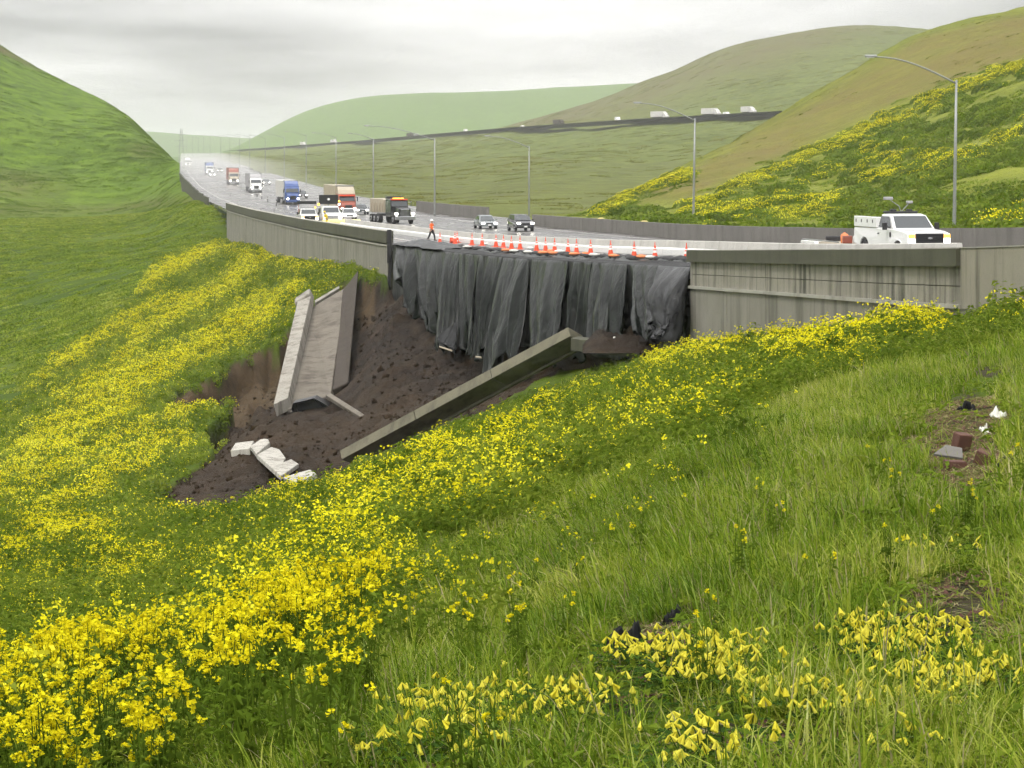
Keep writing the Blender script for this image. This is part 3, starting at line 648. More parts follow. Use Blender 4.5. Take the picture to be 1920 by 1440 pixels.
# temporary barrier sections beside the cones
KRP = [(735, 441), (860, 448.5), (980, 455.5), (1140, 466), (1300, 477)]
pts = [on_road(*q) for q in KRP]
ko = [float(p.x - rl(p.y)) for p in pts]
print('KR', [(round(p.y, 1), round(k, 2)) for p, k in zip(pts, ko)])
KO = lambda d: float(np.interp(d, [60, 85, 130, 190, 260], [2.2, 3.4, 7.0, 6.0, 5.0]))
D_K1 = d_at_px(1808, 3.6)
edges = np.arange(D_K1, 275, 6.1)
for i, (a, c) in enumerate(zip(edges[:-1], edges[1:])):
    b = MB(); rows = []
    prof_ = [(-.30, 0), (-.30, .08), (-.16, .30), (-.085, .81), (.085, .81), (.16, .30), (.30, .08), (.30, 0)]
    for d in (a + .04, c - .04):
        rows.append([road(d, KO(d) + .6 + x, z + .004) for x, z in prof_])
    b.grid([r + [r[0]] for r in rows]); b.add(rows[0], [tuple(range(8))]); b.add(rows[1], [tuple(range(7, -1, -1))])
    o = b.build('concrete_barrier', M_kr, bevel=.03); c0 = road((a + c) / 2, KO(a) + .6, 0); o.data.transform(Matrix.Translation(-c0)); o.location = c0
    lab = ('end section of the grey temporary barrier beside the white pickup' if i == 0 else '%s grey temporary barrier section counted from the pickup end' % ordw(i + 1))
    tag(o, lab, 'barrier', 'temporary concrete barriers')
edges = np.arange(D_R + 8, 262, 5.2)
for i, (a, c) in enumerate(zip(edges[:-1], edges[1:])):
    b = MB(); rows = []
    for d in (a + .05, (a + c) / 2, c - .05):
        rows.append([road(d, KO(d) + .10 + x, z + .004) for x, z in ((-.2, 0), (-.2, .34), (-.14, .42), (.06, .42), (.1, .34), (.1, 0))])
    b.grid([r + [r[0]] for r in rows]); b.add(rows[0], [tuple(range(6))]); b.add(rows[-1], [tuple(range(5, -1, -1))])
    o = b.build('low_barrier', M_white, bevel=.03); c0 = road((a + c) / 2, KO(a), 0); o.data.transform(Matrix.Translation(-c0)); o.location = c0
    tag(o, '%s low white barrier block counted from the right wall end' % ordw(i + 1), 'barrier', 'low white barrier blocks behind the cones')

# ------------------------------------------------------------------ tarps over the broken edge
def lerp(a, b, t): return a + (b - a) * t
def tarp(label, t0, t1, b0, b1, y0, y1, out0, seed, mat, lay=1.5, nf=3.0, amp=.28, bulge=0.0, top=0.0, nu=40, nv=46):
    r = random.Random(seed); ph = [r.uniform(0, 6.28) for _ in range(6)]
    dt0, dt1 = d_at_px(t0, .1), d_at_px(t1, .1); rows = []; UV = []
    db0, db1 = d_at_px(b0, -out0), d_at_px(b1, -out0)
    for i in range(nu + 1):
        u = i / nu; row = []
        dt = lerp(dt0, dt1, u); db = lerp(db0, db1, u)
        E = road(dt, -.12, .07); s, c = rdir(dt); nrm = Vector((-c, s, 0))
        y = lerp(y0, y1, u) + 6 * math.sin(u * 5 + ph[0]) + 30 * float(fbm(np.array([u * 7 + seed * 3.1]), np.array([.5]), 3, seed)[0]); Bp = road(db, -out0, 0); Bp.z = CZ - (y - HZ) / FOC * Bp.y
        for j in range(nv + 1):
            v = j / nv
            if v < .16:
                k = 1 - v / .16; off = -.12 + k * lay * (1 + .12 * math.sin(u * 9 + ph[1]))
                p = road(dt + .25 * math.sin(u * 7 + ph[2]) * k, off, .05 + .07 * abs(math.sin(u * 23 + ph[3] + off * 4)) * k + .10 * k * max(0, math.sin(u * 11 + off * 3 + ph[4])))
                if j == 0: p.z += .05
            else:
                t = (v - .16) / .84
                p = E.lerp(Bp, t); 
                f = math.sin(2 * math.pi * nf * u + ph[0] + 1.4 * t) + .5 * math.sin(2 * math.pi * nf * 2.3 * u + ph[1] - 1.2 * t) + .22 * math.sin(2 * math.pi * nf * 5.1 * u + ph[2] + 3 * t)
                a = 1.9 * amp * (t ** .7) * (1 - .15 * t)
                p = p + nrm * (a * f + bulge * math.sin(math.pi * min(1, t * 1.1)) * math.sin(math.pi * u) + .10 * math.sqrt(t)) + Vector((0, 1, 0)) * (.12 * t * math.sin(2 * math.pi * nf * u + ph[3]))
                p += nrm * .16 * float(fbm(np.array([u * 6 + seed]), np.array([t * 5]), 3, seed)[0]) * t
                p.z += top * (1 - t) * 0
            row.append(p); UV.append((u * (dt1 - dt0) * .25, v * 2 + seed))
        rows.append(row)
    b = MB().grid(rows); o = b.build('tarp', mat, smooth=True, fix=False)
    uv = o.data.uv_layers.new(name='UVMap'); vi = np.empty(len(o.data.loops), np.int32); o.data.loops.foreach_get('vertex_index', vi)
    uv.data.foreach_set('uv', np.array(UV, np.float32)[vi].ravel())
    sd = o.modifiers.new('solid', 'SOLIDIFY'); sd.thickness = .012
    tag(o, label, 'tarp', 'tarps hung over the broken road edge'); return o
# an added black sheet stands for the shadow in the gaps, then the individual sheets
tarp('added black backing sheet standing for the shadow between the other tarps', 742, 1304, 742, 1290, 600, 680, .35, 1, M_tarpd, .3, 14, .10, nu=150)
TP = [  # label, top px, bottom px, bottom rows, out, material, folds, amplitude, bulge
    ('crumpled dark tarp flap at the left wall end beside the black post', 742, 790, 756, 782, 530, 588, .9, M_tarp, 2.2, .30, .3),
    ('dark green tarp sheet below the worker in the orange vest', 784, 840, 798, 830, 612, 640, 1.2, M_tarp, 2.4, .25, .3),
    ('dark green tarp with a pale patch, second sheet right of the worker', 834, 870, 824, 850, 640, 662, 1.5, M_tarp, 2.2, .22, .1),
    ('narrow dark green tarp strip beside the folded pale corner', 868, 906, 872, 894, 655, 676, 1.3, M_tarp, 2.0, .22, 0),
    ('dark green tarp strip with a wooden batten at its foot', 904, 950, 896, 922, 664, 674, 1.2, M_tarp, 2.2, .22, .1),
    ('long twisted tarp strip whose tip reaches the fallen beam', 950, 1000, 918, 956, 712, 664, 1.9, M_tarp, 1.7, .24, .2),
    ('broad smooth dark green tarp sheet in the middle of the row', 1006, 1074, 996, 1046, 676, 672, 1.5, M_tarp, 1.6, .16, .1),
    ('dark tarp sheet in shadow with a loose strap hanging across it', 1072, 1118, 1062, 1096, 664, 662, .7, M_tarp, 2.0, .16, 0),
    ('dark green tarp sheet flaring to the left above the earth mound', 1120, 1186, 1106, 1158, 648, 640, 1.4, M_tarp, 2.4, .16, .1),
    ('dark green tarp sheet second from the right wall', 1188, 1250, 1198, 1240, 622, 616, 1.2, M_tarp, 2.3, .14, .1),
]
for i, (lb, a, b_, c, d_, y0, y1, ou, m_, nf, am, bu) in enumerate(TP): tarp(lb, a, b_, c, d_, y0, y1, ou, 10 + i, m_, 1.3 + .3 * (i % 3), nf, am, bu)
tarp('shiny grey tarp gathered in diagonal folds against the right wall end', 1244, 1306, 1244, 1262, 612, 642, 1.5, 31, M_tarpg, 1.4, 3.4, .24, .8)
# crumpled black hem along the back edge of the sheets
b = MB(); rows = []
hd_ = np.linspace(d_at_px(1304, 1.8), d_at_px(800, 1.8), 240)
for i, d in enumerate(hd_):
    q = float(fbm(np.array([d * .9]), np.array([1.]), 4, 77)[0]); r_ = .14 + .10 * abs(q)
    row = []
    for k in range(8):
        a = 2 * math.pi * k / 8; rr = r_ * (1 + .5 * float(vnoise(np.array([d * 2.1]), np.array([k * 1.7]), 5)[0]))
        row.append(road(d, 1.75 + .35 * q + rr * 1.3 * math.cos(a), max(0.01, .12 + rr * math.sin(a))))
    rows.append(row + [row[0]])
o = b.grid(rows).build('tarp_hem', M_tarpd, smooth=True); tag(o, 'black crumpled plastic roll along the back edge of the tarps', 'plastic roll')
uvset(o.data, lambda vi: np.zeros((len(vi), 2)))
# heaped black plastic at the left corner
rows = []
for i in range(30):
    row = []
    for j in range(16):
        u, v = i / 29, j / 15; h = .15 + .75 * math.sin(math.pi * u) ** .6 * math.sin(math.pi * v) * (.6 + .5 * float(fbm(np.array([u * 5]), np.array([v * 5]), 3, 8)[0])) + .12 * float(fbm(np.array([u * 14]), np.array([v * 9]), 3, 9)[0])
        row.append(road(lerp(D_L - 2.0, D_L - 22, u), -.5 + 2.6 * v, max(.05, h)))
    rows.append(row)
o = MB().grid(rows).build('plastic_heap', M_tarpg, smooth=True, fix=False); tag(o, 'heap of dark grey plastic sheeting at the left end of the broken edge', 'plastic sheet'); uvset(o.data, lambda vi: np.stack([vi * .01, vi * .003], 1))
# folded corner showing its pale underside
P0 = [at(820, 632, 148), at(858, 600, 149), at(852, 655, 147), at(822, 640, 147.6)]
b = MB(); b.add(P0, [(0, 1, 2, 3)]); b.add([p + Vector((0, .1, -.12)) for p in P0], [(0, 1, 2, 3)]); b.add([P0[0], P0[3], P0[3] + Vector((0, .1, -.12)), P0[0] + Vector((0, .1, -.12))], [(0, 1, 2, 3)])
o = b.build('tarp_corner', M_tarpg, fix=False); tag(o, 'folded pale grey tarp corner lying on the brown earth', 'tarp', 'tarps hung over the broken road edge'); uvset(o.data, lambda vi: np.stack([vi * .1, vi * .1], 1))
for (xa, ya, xb, yb, d, lb) in ((892, 669, 923, 673, 139, 'pale wooden batten at the foot of the narrow tarp strip'), (824, 650, 848, 658, 146.5, 'pale wooden batten below the folded tarp corner')):
    tag(MB().tube([at(xa, ya, d), at(xb, yb, d - .4)], .06, 6).build('batten', M_tanp), lb, 'batten', 'wooden battens on the tarps')

# ------------------------------------------------------------------ the slide: fallen wall pieces
def slab(b, p, th, mi=0):
    p = [Vector(q) for q in p]; n = (p[1] - p[0]).cross(p[3] - p[0]).normalized() * th
    return b.hexa([q - n for q in p] + p, mi)
t = thing('fallen_wall_panel', 'big tilted slab of fallen retaining wall with a pale coping strip', 'fallen wall', at(590, 700, 172))
inv = Matrix.Translation(-t.location)
def fpart(nm, b, m, bev=.05):
    o = b.build(nm, m, t, bevel=bev); o.data.transform(inv); return o
A, B, Cc, D_ = at(585, 590, 184.0), at(652, 550, 188.6), at(624, 755, 156.2), at(543, 782, 152.4)
fpart('slab', slab(MB(), [A, D_, Cc, B], -.55), M_slab)
fpart('coping', slab(MB(), [at(564, 590, 184.2) + Vector((0, 0, .5)), at(519, 790, 151.6) + Vector((0, 0, .3)), at(546, 778, 152.8) + Vector((0, 0, .35)), at(589, 580, 185) + Vector((0, 0, .5))], -.9), M_slabw)
fpart('coping_end', slab(MB(), [at(562, 592, 184.0) + Vector((0, 0, .6)), at(560, 600, 182.8) + Vector((0, 0, .6)), at(589, 586, 183.8) + Vector((0, 0, .7)), at(590, 575, 185.2) + Vector((0, 0, .7))], -1.0), M_slabw, .15)
fpart('edge_rail', slab(MB(), [at(590, 583, 185.6) + Vector((0, 0, .5)), at(636, 553, 189.5) + Vector((0, 0, .4)), at(637, 557, 188.9) + Vector((0, 0, .4)), at(591, 588, 184.9) + Vector((0, 0, .5))], .4), M_slabw, .04)
E0, E1, E2, E3 = at(641, 560, 187.5), at(620, 750, 158.2), at(651, 742, 159), at(670, 529, 191)
up_ = Vector((0.1, -.2, .9))
fpart('footing', MB().hexa([E0 - up_ * 1.2, E1 - up_ * 1.2, E2 - up_ * 1.2, E3 - up_ * 1.2, E0 + up_ * .8, E1 + up_ * .8, E2 + up_ * 1.1, E3 + up_ * 1.2]), M_foot, .12)
for k in range(11):     # ragged earth-caked ribs on the slab face
    u = .05 + .09 * k + random.uniform(-.02, .02); a = A.lerp(D_, u); c = B.lerp(Cc, min(1, max(0, u - .10)))
    s0, s1 = random.uniform(.02, .3), random.uniform(.55, .95); n = Vector((-.25, -.45, .85)) * .16
    p0, p1 = a.lerp(c, s0) + n, a.lerp(c, s1) + n; wv = (D_ - A).normalized() * random.uniform(.15, .4)
    fpart('rib', slab(MB(), [p0, p0 + wv, p1 + wv * .4, p1], .12), M_foot if k % 2 else M_slab, .03)
for (x, y, d) in ((613, 668, 171), (618, 690, 168), (611, 708, 165.5)):
    p = at(x, y, d) + Vector((0, -.3, .5)); fpart('white_fragment', slab(MB(), [p, p + Vector((-.1, -.8, -.45)), p + Vector((.22, -.8, -.4)), p + Vector((.3, 0, .05))], .1), M_white, .02)
for k in range(6):
    u0, u1 = k / 6 + .01, (k + 1) / 6 - .01; e0, e1 = D_.lerp(Cc, u0), D_.lerp(Cc, u1); dv = (D_ - A).normalized(); l0, l1 = random.uniform(.1, 1.1), random.uniform(.1, 1.1)
    fpart('broken_edge', slab(MB(), [e0, e0 + dv * l0, e1 + dv * l1, e1], -.45), M_slab, .06)
for k in range(9):     # caked mud lying on the slab
    u, w0 = random.uniform(.05, .9), random.uniform(.1, .85); c = A.lerp(D_, u).lerp(B.lerp(Cc, u), w0) + Vector((-.02, -.05, .06)); a1 = (D_ - A).normalized() * random.uniform(.4, 1.3); a2 = (B - A).normalized() * random.uniform(.15, .5)
    ring = [c + a1 * math.cos(t_) * random.uniform(.6, 1.1) + a2 * math.sin(t_) * random.uniform(.6, 1.1) for t_ in np.linspace(0, 5.5, 9)]
    top_ = c + Vector((-.03, -.06, .14)); fpart('mud_patch', MB().add(ring + [top_], [(i_, (i_ + 1) % 9, 9) for i_ in range(9)]), M_foot, 0)
for k in range(7):
    p = D_.lerp(Cc, .12 + .12 * k) + Vector((0, 0, -.2)); fpart('rebar', MB().tube([p, p + Vector((random.uniform(-.1, .1), -.5, random.uniform(-.1, .1))), p + Vector((random.uniform(-.3, .3), -.9, random.uniform(-.4, .2)))], .02, 5), M_rust, 0)
# hollow block end below it
b = MB(); n = 14; cen = at(582, 765, 150); ring = []
for q, dd in ((1.0, -.4), (1.0, 1.6), (.8, 1.6), (.75, -.1)):
    ring.append([cen + Vector((1.25 * q * math.cos(2 * math.pi * k / n), dd, .62 * q * math.sin(2 * math.pi * k / n) + .1 * math.cos(k * 2.1))) for k in range(n)])
b.grid([r + [r[0]] for r in ring]); b.add([cen + Vector((1.2 * math.cos(2 * math.pi * k / n), .4, .58 * math.sin(2 * math.pi * k / n))) for k in range(n)], [tuple(range(n))])
tag(b.build('drain_pipe', M_blackp, smooth=True), 'dark open pipe end sticking out of the earth below the fallen slab', 'pipe')
tag(slab(MB(), [at(612, 748, 152), at(712, 812, 134) , at(718, 806, 134.8), at(618, 742, 153)], -.3).build('fallen_rail', M_slab, bevel=.05), 'narrow fallen concrete strip lying across the slide below the slab', 'concrete strip')
# white coping pieces at the toe
def toe(label, quad, th, m, up=.35):
    ps = [on_hill(x, y, 96, 175) + Vector((0, 0, up)) for x, y in quad]
    # flatten the piece onto its own mean plane so that it reads as one rigid slab
    c0 = sum(ps, Vector()) / len(ps); A_ = np.array([list(p - c0) for p in ps]); nn = Vector(np.linalg.svd(A_)[2][2])
    if nn.z < 0: nn = -nn
    ps = [p - nn * (p - c0).dot(nn) for p in ps]; n_ = len(ps); b = MB()
    lo = [p - nn * th for p in ps]; b.add(lo + ps, [tuple(range(n_)), tuple(range(2 * n_ - 1, n_ - 1, -1))] + [(i, (i + 1) % n_, (i + 1) % n_ + n_, i + n_) for i in range(n_)])
    tag(b.build('fallen_coping', m, bevel=.04), label, 'concrete piece', 'pale coping pieces at the slide toe')
toe('grey-white angled coping piece at the upper end of the toe pieces', [(432, 858), (468, 856), (476, 839), (441, 845)], .4, M_toe, .45)
toe('white coping piece with a rounded head and a dark slot', [(469, 856), (480, 868), (506, 849), (503, 841), (495, 838), (488, 840)], .25, M_toe, .55)
toe('longest white coping piece with a broken notch in its edge', [(482, 869), (527, 911), (560, 889), (546, 877), (531, 885), (536, 871), (524, 859), (508, 855)], .25, M_toe, .5)
toe('lowest white coping piece half buried in yellow mustard', [(531, 923), (552, 930), (575, 920), (594, 918), (581, 905), (556, 913)], .25, M_toe, .7)
# the long fallen barrier beam
t = thing('fallen_barrier_beam', 'long fallen concrete barrier beam sloping down across the slide', 'fallen beam', at(850, 750, 116)); inv = Matrix.Translation(-t.location)
p0, p1, p2 = at(640, 862, 117), at(1070, 630, 112), at(1200, 640, 104.5)
ax = (p1 - p0).normalized(); side = Vector((.5, -.85, -.1)); side = (side - ax * side.dot(ax)).normalized(); upv = side.cross(ax).normalized()
if upv.z < 0: upv = -upv
def beampart(nm, b, m, bev=.03):
    o = b.build(nm, m, t, bevel=bev); o.data.transform(inv); return o
tw = upv * .95 + side * -.30; dn = (-upv * .88 + -side * .48).normalized()
ds_ = 3; e_ = [p0.lerp(p1, k / ds_) for k in range(ds_ + 1)]
back = (-side * .9 + upv * .42).normalized() * .55
for k in range(ds_):
    a, c = e_[k] + ax * .012, e_[k + 1] - ax * .012
    beampart('beam_section', MB().hexa([a + dn * 1.45, c + dn * 1.45, c + dn * 1.45 + back, a + dn * 1.45 + back, a, c, c + back, a + back]), M_beam)
beampart('lip', MB().hexa([p0 + dn * 1.55 - side * .02, p1 + dn * 1.55, p1 + dn * 1.55 + side * .22, p0 + dn * 1.55 + side * .22, p0 + dn * 1.35, p1 + dn * 1.35, p1 + dn * 1.35 + side * .22, p0 + dn * 1.35 + side * .22]), M_beam)
q1, q2 = p1 - Vector((0, 0, .10)), p2 - Vector((0, 0, .30))
beampart('return_section', MB().hexa([q1 - Vector((0, 0, .62)), q2 - Vector((0, 0, .5)), q2 + Vector((.5, .9, -.5)), q1 + Vector((.4, .9, -.6)), q1, q2, q2 + Vector((.5, .9, .05)), q1 + Vector((.4, .9, .02))]), M_cop)
cv = [at(1152, 633, 106), at(1146, 642, 105.4), at(1152, 650, 104.8), at(1170, 653, 104.2), at(1197, 659, 103.4)]
tag(MB().tube(cv, .07, 6).build('hose', M_soft, smooth=True), 'bent pale hose lying at the upper end of the fallen beam', 'hose')
# earth mound above the beam
rows = []
for i in range(28):
    row = []
    for j in range(18):
        u, v = i / 27, j / 17; x = lerp(1092, 1250, u); h = math.sin(math.pi * u) ** .5 * math.sin(math.pi * v) ** .8
        d = lerp(103.0, 112.5, v); base = 662 - 20 * v
        p = at(x, base, d); p.z += 1.35 * h * (.65 + .6 * float(fbm(np.array([u * 5]), np.array([v * 4]), 4, 12)[0])) ; row.append(p)
    rows.append(row)
em = MB().grid(rows).build('earth_mound', M_ground, smooth=True, fix=False); em['kind'] = 'structure'
a_ = em.data.attributes.new('soil', 'FLOAT', 'POINT'); a_.data.foreach_set('value', np.ones(len(em.data.vertices), np.float32))
# loose clods on the slide: far too many to count
clods = MB()
for k in range(2200):
    for _ in range(30):
        px, d = random.uniform(300, 960), random.uniform(112, 182); z = float(hill.z(np.array([px]), np.array([d]))[0]); py = HZ + FOC * (CZ - z) / d
        if inpoly(px, py, SLIDE) and not (545 < px < 665 and 535 < py < 790): break
    else: continue
    if (px - 960) / FOC * d > rl(d) - 1.2: continue
    r_ = .075 * math.exp(random.gauss(0, .6)); c = Vector(((px - 960) / FOC * d, d, z + r_ * .2))
    M_ = Euler((random.uniform(0, 6), random.uniform(0, 6), random.uniform(0, 6))).to_matrix()
    vs = [c + M_ @ Vector((a * r_ * random.uniform(.7, 1.4), b_ * r_ * random.uniform(.6, 1.2), q * r_ * random.uniform(.5, .9))) for a, b_, q in ((1, 0, 0), (-1, 0, 0), (0, 1, 0), (0, -1, 0), (0, 0, 1), (0, 0, -1))]
    clods.add(vs, [(0, 2, 4), (2, 1, 4), (1, 3, 4), (3, 0, 4), (2, 0, 5), (1, 2, 5), (3, 1, 5), (0, 3, 5)])
cl = clods.build('earth_clods', M_ground, smooth=True); tag(cl, 'loose dark clods scattered over the slide', 'earth', kind='stuff')
a_ = cl.data.attributes.new('soil', 'FLOAT', 'POINT'); a_.data.foreach_set('value', np.ones(len(cl.data.vertices), np.float32))

# ------------------------------------------------------------------ plants
def rv(r, a): return Vector((r.uniform(-a, a), r.uniform(-a, a), r.uniform(-a, a)))
def blade(b, r, base, h, lean, az, w0, mi=0, seg=4):
    d = Vector((math.cos(az), math.sin(az), 0)); s = Vector((-d.y, d.x, 0)); vs = []
    for k in range(seg + 1):
        t = k / seg; p = base + d * (lean * h * t ** 2.2) + Vector((0, 0, h * (t - .30 * lean * t ** 3))); ww = w0 * (1 - t) ** .7
        if k < seg: vs += [p - s * ww / 2, p + s * ww / 2]
        else: vs.append(p)
    fs = [(2 * k, 2 * k + 1, 2 * k + 3, 2 * k + 2) for k in range(seg - 1)] + [(2 * seg - 2, 2 * seg - 1, 2 * seg)]
    b.add(vs, fs, mi)
def grass_patch(seed, n=110, h=.2, rad=.22, w0=.007, seg=3, dry=.10):
    r = random.Random(seed); b = MB(); cl = [(r.uniform(0, 6.28), rad * math.sqrt(r.random()), r.uniform(.55, 1.25)) for _ in range(max(6, n // 12))]
    for _ in range(n):
        a, q, hh = r.choice(cl); x, y = q * math.cos(a) + r.gauss(0, rad * .13), q * math.sin(a) + r.gauss(0, rad * .13)
        blade(b, r, Vector((x, y, -.03)), h * hh * r.uniform(.45, 1.2), r.uniform(.05, 1.25), r.uniform(0, 6.28), w0 * r.uniform(.6, 1.6), 1 if r.random() < dry else r.choice((0, 0, 2, 2, 3)), seg)
    return b
def weed_patch(seed, n=26, rad=.16, s_=.05):
    """low broad-leaved weeds between the grass"""
    r = random.Random(seed); b = MB()
    for _ in range(n):
        a = r.uniform(0, 6.28); q = rad * math.sqrt(r.random()); p = Vector((q * math.cos(a), q * math.sin(a), r.uniform(.0, .07)))
        ln = s_ * r.uniform(.5, 1.3); leaf(b, r, p, r.uniform(0, 6.28), ln, ln * r.uniform(.22, .4), r.uniform(-.4, .5), 0)
    return b
def flower4(b, r, c, s, mi):
    """four-petal flower, a tilted cross of two quads"""
    M_ = Euler((r.uniform(-.9, .9), r.uniform(-.9, .9), r.uniform(0, 3))).to_matrix()
    for a in (0, math.pi / 2):
        u = M_ @ Vector((math.cos(a), math.sin(a), 0)) * s; v = M_ @ Vector((-math.sin(a), math.cos(a), 0)) * s * .38; up = M_ @ Vector((0, 0, s * .35))
        b.add([c - u + up - v, c - u + up + v, c + v, c - v], [(0, 1, 2, 3)], mi); b.add([c + u + up + v, c + u + up - v, c - v, c + v], [(0, 1, 2, 3)], mi)
def leaf(b, r, p, az, ln, wd, droop, mi):
    d = Vector((math.cos(az), math.sin(az), 0)); s = Vector((-d.y, d.x, 0))
    m = p + d * ln * .5 + Vector((0, 0, ln * .18)); q = p + d * ln + Vector((0, 0, -droop * ln))
    b.add([p, m - s * wd, q, m + s * wd], [(0, 1, 2), (0, 2, 3)], mi)
def head(b, r, c, rad, n, fs, mi):
    for _ in range(n):
        v = Vector((r.gauss(0, 1), r.gauss(0, 1), r.gauss(.2, 1))); v.normalize(); flower4(b, r, c + Vector((v.x, v.y, v.z * 1.1)) * rad * r.uniform(.5, 1), fs * r.uniform(.8, 1.2), mi)
def mustard_skel(seed, nst=7, h=.5, spread=.16):
    r = random.Random(seed); tips = []
    for k in range(nst):
        a = r.uniform(0, 6.28); q = spread * r.uniform(.25, 1); hh = h * r.uniform(.72, 1.08)
        root = Vector((q * .3 * math.cos(a), q * .3 * math.sin(a), -.03)); mid = Vector((q * .6 * math.cos(a), q * .6 * math.sin(a), hh * .55)); tip = Vector((q * math.cos(a) + r.uniform(-.03, .03), q * math.sin(a) + r.uniform(-.03, .03), hh))
        tips.append((root, mid, tip))
    return r, tips
def mustard_parts(seed, nst=7, h=.5, spread=.16, nfl=13, frad=.020, fsz=.0085):
    """foliage builder + list of flower-head builders"""
    r, tips = mustard_skel(seed, nst, h, spread); fo = MB(); heads = []
    for root, mid, tip in tips:
        fo.tube([root, mid, tip], [.0045, .0035, .002], 3, 0, False)
        for k in range(10):
            t = r.uniform(.05, .85); p = root.lerp(mid, t / .55) if t < .55 else mid.lerp(tip, (t - .55) / .45)
            ln = .075 * (1.15 - t) * r.uniform(.6, 1.3) + .015; leaf(fo, r, p, r.uniform(0, 6.28), ln, ln * .22, r.uniform(-.2, .6), 0)
        hb = MB(); head(hb, r, tip, frad * r.uniform(.8, 1.3), nfl, fsz, 0); heads.append(hb)
        if r.random() < .6:
            s2 = mid.lerp(tip, r.uniform(.3, .8)); e2 = s2 + Vector((r.uniform(-.06, .06), r.uniform(-.06, .06), r.uniform(.05, .10))); fo.tube([s2, e2], .002, 3, 0, False)
            hb = MB(); head(hb, r, e2, frad * r.uniform(.6, 1.), int(nfl * .7), fsz, 0); heads.append(hb)
    return fo, heads
def mustard_patch(seed, nst=30, h=.46, rad=.42, fl=4, fs=.0125, share=.7, lv=7, ls=1.0):
    r = random.Random(seed); b = MB()
    for _ in range(nst):
        a = r.uniform(0, 6.28); q = rad * math.sqrt(r.random()); hh = h * r.uniform(.75, 1.15) * (1.15 - .75 * (q / rad) ** 2)
        root = Vector((q * math.cos(a), q * math.sin(a), -.04)); tip = root + Vector((r.uniform(-.07, .07), r.uniform(-.07, .07), hh))
        b.add([root + Vector((-.004, 0, 0)), root + Vector((.004, 0, 0)), tip], [(0, 1, 2)], 0)
        for k in range(lv):
            p = root.lerp(tip, r.uniform(.05, .92)); ln = r.uniform(.05, .12) * ls; leaf(b, r, p, r.uniform(0, 6.28), ln, ln * .26, r.uniform(-.2, .6), r.choice((0, 2)))
        if r.random() < share:
            for k in range(fl):
                c = tip + rv(r, .028); u = rv(r, 1).normalized() * fs; w_ = u.orthogonal().normalized() * fs
                b.add([c - u, c - w_, c + u, c + w_], [(0, 1, 2, 3)], 1)
    return b
def clump_far(seed, n=70, ny=30, h=.55, rad=.55, ls=.10, fs=.055):
    """mounded far clump: leaf faces through the volume, flower faces over its upper shell"""
    r = random.Random(seed); b = MB()
    for k in range(n):
        a = r.uniform(0, 6.28); q = rad * math.sqrt(r.random()); z = h * (1 - (q / rad) ** 2) ** .5 * r.uniform(.15, .95)
        c = Vector((q * math.cos(a), q * math.sin(a), z)); u = rv(r, 1).normalized() * ls * r.uniform(.6, 1.4); v = u.orthogonal().normalized() * ls * .5
        b.add([c - u, c - v, c + u, c + v], [(0, 1, 2, 3)], r.choice((0, 2)))
    for k in range(ny):
        a = r.uniform(0, 6.28); q = rad * math.sqrt(r.random()); z = h * (1 - (q / rad) ** 2) ** .5 * r.uniform(.85, 1.15)
        c = Vector((q * math.cos(a), q * math.sin(a), z)); u = rv(r, 1).normalized() * fs; v = u.orthogonal().normalized() * fs * .8
        b.add([c - u, c - v, c + u, c + v], [(0, 1, 2, 3)], 1)
    return b
def oxalis_parts(seed, nfl=9, h=.13, spread=.16):
    r = random.Random(seed); fo = MB(); fl = []
    for k in range(26):
        a = r.uniform(0, 6.28); q = spread * 1.2 * math.sqrt(r.random()); c = Vector((q * math.cos(a), q * math.sin(a), r.uniform(.02, .08)))
        for j in range(3):
            az = a + j * 2.09; leaf(fo, r, c, az, .022, .010, .2, 0)
        fo.add([Vector((c.x * .6, c.y * .6, 0)), Vector((c.x * .6 + .002, c.y * .6, 0)), c], [(0, 1, 2)], 0)
    for k in range(nfl):
        a = r.uniform(0, 6.28); q = spread * math.sqrt(r.random()); top = Vector((q * math.cos(a), q * math.sin(a), h * r.uniform(.7, 1.15)))
        fo.tube([Vector((q * .5 * math.cos(a), q * .5 * math.sin(a), 0)), top], .0018, 3, 0, False)
        bb = MB()
        for m in range(r.choice((2, 3, 3, 4))):
            az = r.uniform(0, 6.28); dr = r.uniform(.45, 1.35); d = Vector((math.cos(az) * math.cos(dr), math.sin(az) * math.cos(dr), -math.sin(dr))).normalized(); L = r.uniform(.024, .034)
            bb.tube([top, top + d * L * .4, top + d * L], [.0018, .0036, .0070], 5, 0, False)
        fl.append(bb)
    return fo, fl
